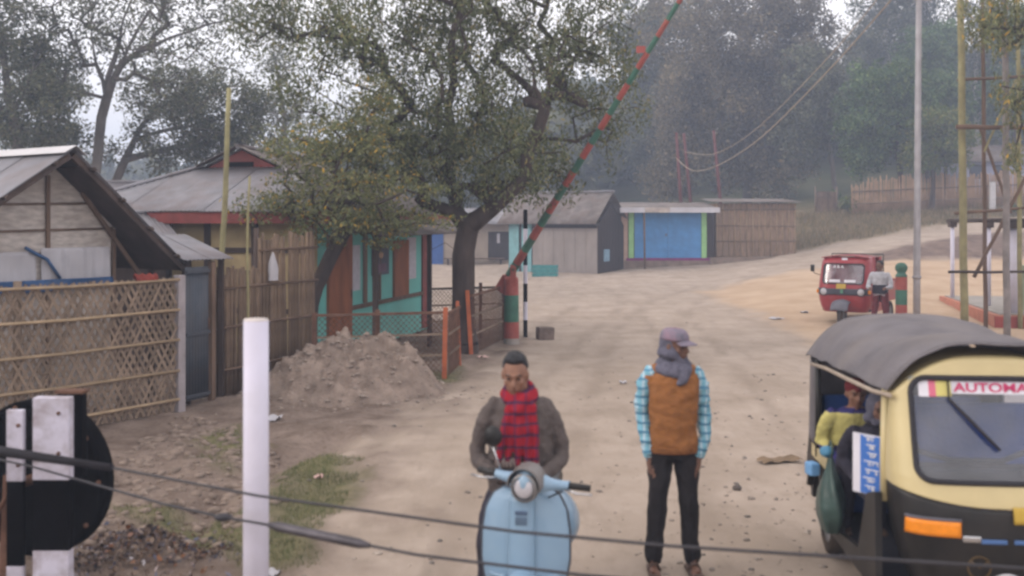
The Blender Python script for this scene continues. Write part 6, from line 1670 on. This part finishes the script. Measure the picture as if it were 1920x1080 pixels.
# lamps and marks on the nose
def nosepatch(x0, x1, z0, z1, mat, name, off, parent=au):
    def fn(u, v): 
        x = lerp(x0, x1, u); return front_x(x, lerp(z0, z1, v), off + .0)
    return MB().grid(fn, 12, 4).build(name, mat, parent, solid=.016)
for t in (-1, 1):
    ind = nosepatch(t * .535, t * .265, .690, .775, amber, 'indicator', .014)
    nosepatch(t * .54, t * .26, .778, .792, fend_g, 'indicator_rim', .014, ind)
for t in (-1, 1):
    nosepatch(t * .255, t * .16, .668, .70, chrome, 'badge', .008); nosepatch(t * .157, t * .02, .662, .684, M('badge_blue', (.08, .16, .36), .4, .1), 'badge_strip', .008)
hl = front_x(0, .41, .02)
MB().lathe([(.0, -.04), (.06, -.035), (.085, -.01), (.09, .03)], hl, 'y', 24).build('headlamp', lensm, au)
MB().lathe([(.088, -.012), (.10, -.016), (.105, .0), (.10, .05)], hl, 'y', 24).build('headlamp_ring', blk, au)
nosepatch(.015, .30, .775, .865, plate_y, 'number_plate', .02)
em = front_x(-.16, .52, .012)
MB().lathe([(.055, -.006), (.062, -.01), (.068, -.006)], em, 'y', 24).build('emblem', M('emblem', (.10, .065, .03), .5, .1, metal=.5), au)
MB().tube([em + Vector((-.05, -.008, .04)), em + Vector((.0, -.012, .0)), em + Vector((.05, -.008, .04))], .006, 6).build('emblem', _mats['emblem'], au)
# sign plate on the side: blue letters on white
sg_ = thing('sign_board', 'white upright board with blue lettering tied to the rickshaw side', 'sign', (0, 0, 0)); sg_.location = au.matrix_basis @ Vector((-.645, .40, .80)); sg_.rotation_euler = (0, 0, R(-5) + R(-48))
MB().box((0, 0, .175), (.21, .012, .36)).build('plate', banner_m, sg_); MB().box((.025, -.009, .175), (.145, .006, .35)).build('blue_field', blue_ink, sg_)
rd = random.Random(4)
for i in range(7):
    z = .335 - i * .05
    w_ = rd.uniform(.06, .12); c_ = .025 + rd.uniform(-.012, .012); g_ = MB()
    g_.box((c_, -.014, z + .012), (w_, .004, .006))
    for k in range(rd.choice((2, 3, 4))): g_.box((c_ - w_ / 2 + w_ * rd.uniform(.1, .95), -.0145, z - rd.uniform(.0, .006)), (.006, .004, rd.uniform(.014, .028)), (0, rd.uniform(-.9, .9), 0))
    g_.lathe([(.006, -.002), (.009, -.003), (.011, -.002)], (c_ + w_ * rd.uniform(-.3, .3), -.013, z - .004), 'y', 12)
    g_.build('lettering', white_ink, sg_)
# people inside
def place(local): return au.matrix_basis @ Vector(local)
au_rot = R(-5)
def two(p, i):
    if i == 0 and p.z < .70: return 4
    return i
ps = seated('person', 'passenger in yellow and blue jacket and maroon cap inside the rickshaw', place((-.47, 1.60, .30)), au_rot, yel_j, darkc, ('cap', maroon), skin, lean=-.10)
for c in ps.children:
    if c.name.startswith('body'):
        c.data.materials.append(blu_j)
        for p in c.data.polygons:
            ce = p.center
            if p.material_index == 0 and (ce.z < .70 or ce.z > 1.0): p.material_index = 4
ps.scale = (.86, .86, .80)
ps = seated('person', 'driver in dark jacket and grey hood beside the rickshaw pillar', place((-.45, 1.0, .29)), au_rot, darkc, darkc, ('hood', wool_g), skin_d, lean=-.08)
ps.scale = (.86, .86, .80)
# bag hanging in the opening
bg_ = thing('carrier_bag', 'bulging dark green carrier bag hanging in the rickshaw opening', 'bag', place((-.70, 1.22, .32)), au_rot)
def bagf(u, v):
    a = u * 2 * math.pi; r = [.10, .15, .165, .15, .11, .06, .03][min(6, int(v * 6))] ; k = v * 6 - int(v * 6); r2 = [.10, .15, .165, .15, .11, .06, .03][min(6, int(v * 6) + 1)]
    r = lerp(r, r2, k) * (1 + .10 * math.sin(5 * a + v * 5))
    return (r * .55 * math.cos(a), r * 1.05 * math.sin(a), .02 + v * .50)
MB().grid(bagf, 26, 18).build('sack', M('bag_green', (.05, .085, .075), .35, .3, 9, .4, 14), bg_)
MB().tube([(0, -.02, .50), (0, -.06, .58), (0, 0, .63), (0, .06, .58), (0, .02, .50)], .008, 6).build('handle', _mats['bag_green'], bg_)
MB().ell((-.02, .02, .55), (.05, .06, .04)).build('blue_bundle', M('bundle_blue', (.08, .25, .40), .6, .2, 12, .3), bg_)
pk = MB().box((0, 0, .05), (.07, .10, .09), (0, 0, .3), bev=.015).build('blue_packet', M('packet_blue', (.18, .38, .66), .5, .1), bg_, loc=(-.10, .12, .36))

# ---- the scooter
sx0, sy0 = .055, 5.98
sco = thing('scooter', 'pale blue scooter facing the track under the scarfed rider', 'scooter', (sx0, sy0, 0), R(-7))
# local: x right in the picture, y away, z up; front wheel near y=0
def shield(u, v):
    a = u * 2 - 1; z = lerp(.24, .91, v)
    w = pw(z, [.24, .35, .5, .65, .78, .86, .91], [.19, .24, .268, .268, .248, .205, .12])
    x = a * w; y = .06 + .10 * (z - .24) + .12 * abs(a) ** 2.2 * 1.0 - .0
    return (x, y, z)
sh_ = MB().grid(shield, 36, 30).build('leg_shield', sblue, sco, solid=.012)
edge = [Vector(shield(0, i / 24)) for i in range(25)] + [Vector(shield(i / 14, 1)) for i in range(1, 14)] + [Vector(shield(1, 1 - i / 24)) for i in range(25)]
MB().tube(edge, .011, 8).build('shield_trim', M('shield_trim', (.06, .065, .08), .5, .2), sh_)
def column(u, v):                                    # raised centre housing of the shield
    t = (u * 2 - 1); z = lerp(.30, .885, v); w = lerp(.085, .075, v)
    c = math.cos(t * math.pi / 2)
    return (t * w - .01, .055 + .10 * (z - .24) - .055 * abs(c) ** .45, z)
MB().grid(column, 22, 20).build('horn_casing', sblue, sh_, solid=.006)
gy_ = lambda z: .05 + .10 * (z - .24) - .057
MB().box((-.01, gy_(.80), .80), (.075, .012, .022), bev=.004).build('badge', M('badge_dark', (.08, .12, .2), .4), sh_)
MB().box((-.01, gy_(.765), .755), (.07, .010, .045), bev=.006).build('horn_grille', M('grille', (.10, .15, .22), .5), sh_)
for t in (-1, 1):
    MB().grid(lambda u, v: Vector(shield(.5 + t * (.2 + .22 * u), .26 + .04 * v)) + Vector((0, -.022, 0)), 8, 2).build('shield_bar', sblue, sh_, solid=.012)
    MB().ell(Vector(shield(.5 + t * .32, .15)) + Vector((0, -.02, 0)), (.055, .03, .03)).build('indicator', lensm, sh_)
MB().tube([(0, .045, .26), (0, .13, .93)], .04, 12).build('steering_tube', blk, sco)
def fender(u, v):
    a = lerp(R(10), R(165), v); t = (u * 2 - 1); r = .275 - .05 * abs(t) ** 2.5
    return (t * .085, -.02 - r * math.cos(a) * 1.0, .22 + r * math.sin(a) * .98)
MB().grid(fender, 12, 22).build('fender', sblue, sco, solid=.006)
wheel(sco, (0, -.02, .22), .22, .09); wheel(sco, (0, 1.2, .22), .22, .09)
MB().box((0, .55, .26), (.34, .75, .05), bev=.015).build('floorboard', M('floor_rubber', (.05, .05, .055), .8, .2), sco)
def pod(u, v):
    a = u * 2 * math.pi; y = lerp(.72, 1.62, v); s = math.sin(min(1, max(0, v)) * math.pi) ** .55
    return (.27 * s * math.cos(a), y, .44 + .24 * s * math.sin(a) * (1 if math.sin(a) > 0 else .85))
MB().grid(pod, 28, 20).build('rear_body', sblue, sco)
MB().box((0, 1.02, .72), (.28, .66, .12), bev=.05).build('saddle', blk, sco)
# handlebar headset, turned and leaning a little
hs_ = bpy.data.objects.new('headset', None)
mbh = MB()
def headset(u, v):
    a = u * 2 * math.pi; x = lerp(-.235, .235, v); k = math.exp(-(x / .095) ** 2)
    ry = .034 + .062 * k; rz_ = .027 + .062 * k
    return (x, .05 * (abs(x) / .2) ** 1.5 - .03 * k + ry * math.cos(a), .012 * k + rz_ * math.sin(a))
Rh = Euler((0, R(4.5), R(14))).to_matrix(); hc_ = Vector((0.03, .12, .96))
hd = MB().grid(headset, 26, 36).build('headset', sblue, sco, loc=hc_, rot=(0, R(4.5), R(-12)))
MB().lathe([(0, -.103), (.04, -.099), (.058, -.088), (.062, -.06)], (0, -.02, -.012), 'y', 24).build('headlamp', lensm, hd)
MB().lathe([(.068, -.088), (.080, -.086), (.086, -.06), (.084, -.02)], (0, -.02, -.012), 'y', 24).build('headlamp_rim', M('rim_grey', (.25, .24, .24), .4, .1, metal=.5), hd)
MB().grid(lambda u, v: (.102 * math.cos(math.pi * (u * 1.1 - .05)), -.115 + .14 * v, .0 + .098 * math.sin(math.pi * (u * 1.1 - .05)) + .012 * v), 22, 6).build('visor_cowl', M('cowl_grey', (.17, .155, .15), .5, .15), hd, solid=.006)
MB().ell((0, -.03, .072), (.06, .05, .022)).build('speedometer', chrome, hd)
for t in (-1, 1):
    MB().tube([(t * .215, .055, 0), (t * .26, .07, 0), (t * .36, .085, 0)], [.018, .021, .020], 12).build('grip', blk, hd)
    MB().tube([(t * .22, .02, -.012), (t * .30, .005, -.02), (t * .385, .03, -.022)], .006, 6).build('lever', chrome, hd)
mr = MB().lathe([(0, -.012), (.05, -.014), (.06, 0), (.05, .012), (0, .014)], (-.27, .06, .215), 'y', 20).build('mirror', blk, hd)
MB().tube([(-.20, .05, .02), (-.24, .055, .10), (-.27, .06, .16)], .006, 6).build('mirror_stem', chrome, mr)
MB().tube([(.20, .03, -.03), (.06, .1, -.12), (0, .05, -.2)], .006, 6).build('cable', blk, hd)

sco.scale = (.95, 1, 1)
# ---- the red cargo three wheeler
tg = G(1583, 612)
tk = thing('cargo_three_wheeler', 'red cargo three wheeler with mauve windscreen parked on the sand', 'cargo tricycle', (tg.x, tg.y + .15, gz(tg.x, tg.y)), R(-33))
tzs = [.32, .45, .62, .78, .9, 1.05, 1.35, 1.55, 1.66]
tww = [.52, .58, .615, .625, .625, .615, .59, .575, .55]
tyf = [.10, .04, .0, -.02, -.02, .01, .09, .16, .26]
def tfront(a, z, off=0):
    x, y = contour(a, pw(z, tzs, tww) + off, pw(z, tzs, tyf) - off, .60, .42); return Vector((x, y, z))
def tfx(x, z, off=0):
    w = pw(z, tzs, tww) + off; s = max(-1, min(1, x / w)); t = math.asin(math.copysign(abs(s) ** (1 / .42), s)); return tfront(t / (math.pi / 2), z, off)
TW = (-.47, .47, 1.02, 1.50, .07)
def tup(u, v): return tfront(u * 2 - 1, lerp(.32, 1.66, v))
def th(u, v):
    p = tup(u, v); return p.y < .3 and rrect(p.x, p.z, TW[0], TW[1], TW[2], TW[3], TW[4])
MB().grid(tup, 90, 70, skip=th).build('cab', red_c, tk, solid=.01)
MB().grid(lambda u, v: (lerp(-1, 1, u) * (.55 - .03 * v), lerp(.20, 1.25, v), 1.66 + .06 * math.cos((u - .5) * math.pi) - .02 * abs(v - .4)), 16, 8).build('cab_roof', red_c, tk, solid=.02)
MB().box((0, 1.25, 1.0), (1.14, .04, 1.3)).build('cab_back', red_c, tk)
for t in (-1, 1):
    MB().tube([(t * .60, .58, .6), (t * .585, .6, 1.3), (t * .56, .62, 1.66)], .03, 8).build('cab_pillar', red_c, tk)
    MB().tube([(t * .60, 1.22, .4), (t * .56, 1.22, 1.66)], .03, 8).build('rear_pillar', red_c, tk)
    MB().box((t * .60, .9, .42), (.03, .65, .22)).build('sill', red_c, tk)
    hl = tfx(t * .43, .82, .02); ho = MB().lathe([(0, -.03), (.06, -.025), (.085, 0), (.09, .05)], hl, 'y', 22).build('headlamp', lensm, tk)
    MB().lathe([(.088, -.005), (.10, -.01), (.105, .05)], hl, 'y', 22).build('headlamp_rim', blk, ho)
    MB().box(tfx(t * .60, .82, .02), (.05, .1, .09), bev=.01).build('indicator', amber, tk)
    wheel(tk, (t * .58, 1.95, .25), .25, .14)
    MB().tube([(t * .6, .35, 1.2), (t * .75, .3, 1.25), (t * .78, .28, 1.3)], .01, 6).build('mirror_arm', blk, tk) if t < 0 else None
MB().box((-.79, .28, 1.38), (.10, .03, .17), bev=.015).build('mirror', blk, tk)
MB().grid(lambda u, v: tfx(lerp(-.615, .615, u), lerp(.745, .90, v), .012), 40, 4).build('bumper_band', M('band_dark', (.06, .058, .075), .5, .15), tk, solid=.02)
ws2 = MB().grid(lambda u, v: tfx(lerp(TW[0], TW[1], u), lerp(TW[2], TW[3], v), -.004), 26, 12).build('windscreen', glass2, tk)
ring = [tfx(x, z, .006) for x, z in rr_path(*TW)]
MB().tube(ring + [ring[0]], .016, 6, caps=False).build('gasket', rubber, tk)
text_part('lettering', 'A B A', .10, white_ink, ws2, tfx(-.12, 1.43, .012), (R(78), 0, 0))
for x in (-.19, .17): MB().grid(lambda u, v: tfx(x + lerp(-.13, .13, u), lerp(1.055, 1.12, v), .006), 6, 2).build('sticker', banner_m, ws2)
nosel = tfx(-.02, .96, .03); MB().box(nosel, (.22, .012, .12), (R(-12), 0, 0)).build('number_plate', plate_y, tk)
MB().box(tfx(-.0, .84, .04), (.06, .012, .1)).build('emblem', M('emblem_green', (.1, .25, .17), .5), tk)
MB().box(tfx(0, 1.62, .02), (.13, .02, .05), (R(-20), 0, 0)).build('roof_badge', banner_m, tk)
def tf(u, v):
    a = lerp(R(15), R(160), v); t = (u * 2 - 1); r = .34 - .07 * abs(t) ** 2.2
    return (t * .2, -.06 - r * math.cos(a) * .9, .30 + r * math.sin(a))
MB().grid(tf, 14, 18).build('mudguard', fend_g, tk, solid=.01)
wheel(tk, (0, -.02, .25), .25, .13)
MB().box((0, .8, .36), (1.1, 1.0, .06)).build('floor', in_dark, tk); MB().box((0, 1.05, .66), (1.0, .35, .2), bev=.03).build('seat', in_dark, tk)
MB().box((0, 2.1, .56), (1.36, 1.6, .06)).build('bed_floor', red_c, tk)
for t in (-1, 1): MB().box((t * .69, 2.1, .80), (.03, 1.6, .46)).build('bed_side', red_c, tk); MB().box((t * .71, 2.1, .82), (.02, 1.5, .05)).build('bed_rib', red_c, tk)
for y in (1.30, 2.9): MB().box((0, y, .80), (1.36, .03, .46)).build('bed_end', red_c, tk)
MB().box((0, 1.6, .40), (.4, 2.2, .14)).build('chassis', in_dark, tk)
MB().tube([(.62, 1.28, 1.0), (.62, 1.30, 1.72), (-.62, 1.30, 1.72), (-.62, 1.28, 1.0)], .018, 6).build('hoop', blk, tk)
tk.scale = (1, 1, .955)
# driver stepping down beside it
dg = P(1652, 606, 24.3)
dp = thing('person', 'person in white shirt and maroon trousers leaning from the red three wheeler cab', 'person', (dg.x, 24.35, gz(dg.x, 24.35)), R(-30))
b = Body()
b.loft([(.78, 0, .0, .15, .11), (.9, 0, 0, .165, .115), (1.05, 0, -.01, .17, .12), (1.2, 0, -.02, .18, .12), (1.27, 0, -.03, .15, .10), (1.31, 0, -.03, .08, .07)], 0)
for t in (-1, 1):
    b.cap([(t * .09, 0, .82), (t * .12, -.02, .45), (t * .16, .03 * t, .08)], [.095, .075, .055], 1); b.cap([(t * .16, .03, .04), (t * .17, -.1, .035)], [.04, .034], 2)
    b.cap([(t * .16, -.02, 1.25), (t * .23, -.02, 1.1), (t * .25, -.08, .96), (t * .18, -.24, .95)], [.06, .055, .05, .04], 0); b.hand((t * .175, -.25, .95), (-t * .2, -1, 0), (0, 0, -1), t, 2, .4)
b.cap([(0, -.03, 1.28), (0, -.045, 1.36)], [.052, .052], 2)
q = b.head((0, -.055, 1.44), R(-20), R(8), 2)
b.build('body', [white_c, maroon_t, skin_d], dp, voxel=.012, disp={0: (.01, 10), 1: (.01, 9)}); eyes(q, dp)
hb = Body(); hb.ell(q(0, .028, .045), (.084, .092, .088), 0); hb.build('hair', [hairm], dp, smooth=3)
b = Body(); b.loft([(.80, 0, 0, .175, .13), (.95, 0, -.005, .178, .132), (1.02, 0, -.01, .165, .125)], 0); b.build('waistcoat', [darkc], dp, voxel=.014)

# ------------------------------------------------------------------ the misty air
vm = bpy.data.materials.new('haze_air'); vm.use_nodes = True
N = vm.node_tree.nodes; N.remove(N['Principled BSDF'])
pvn_ = N.new('ShaderNodeVolumePrincipled'); pvn_.inputs['Color'].default_value = (.52, .61, .79, 1); pvn_.inputs['Density'].default_value = HAZE; pvn_.inputs['Anisotropy'].default_value = .2
vm.node_tree.links.new(pvn_.outputs['Volume'], N['Material Output'].inputs['Volume'])
hb = MB().box((0, 190, 19.35), (1500, 480, 41.3)).build('haze', vm, None); tag(hb, kind='stuff')
hb['label'] = 'thin bluish winter mist lying over the whole village'; hb['category'] = 'haze'
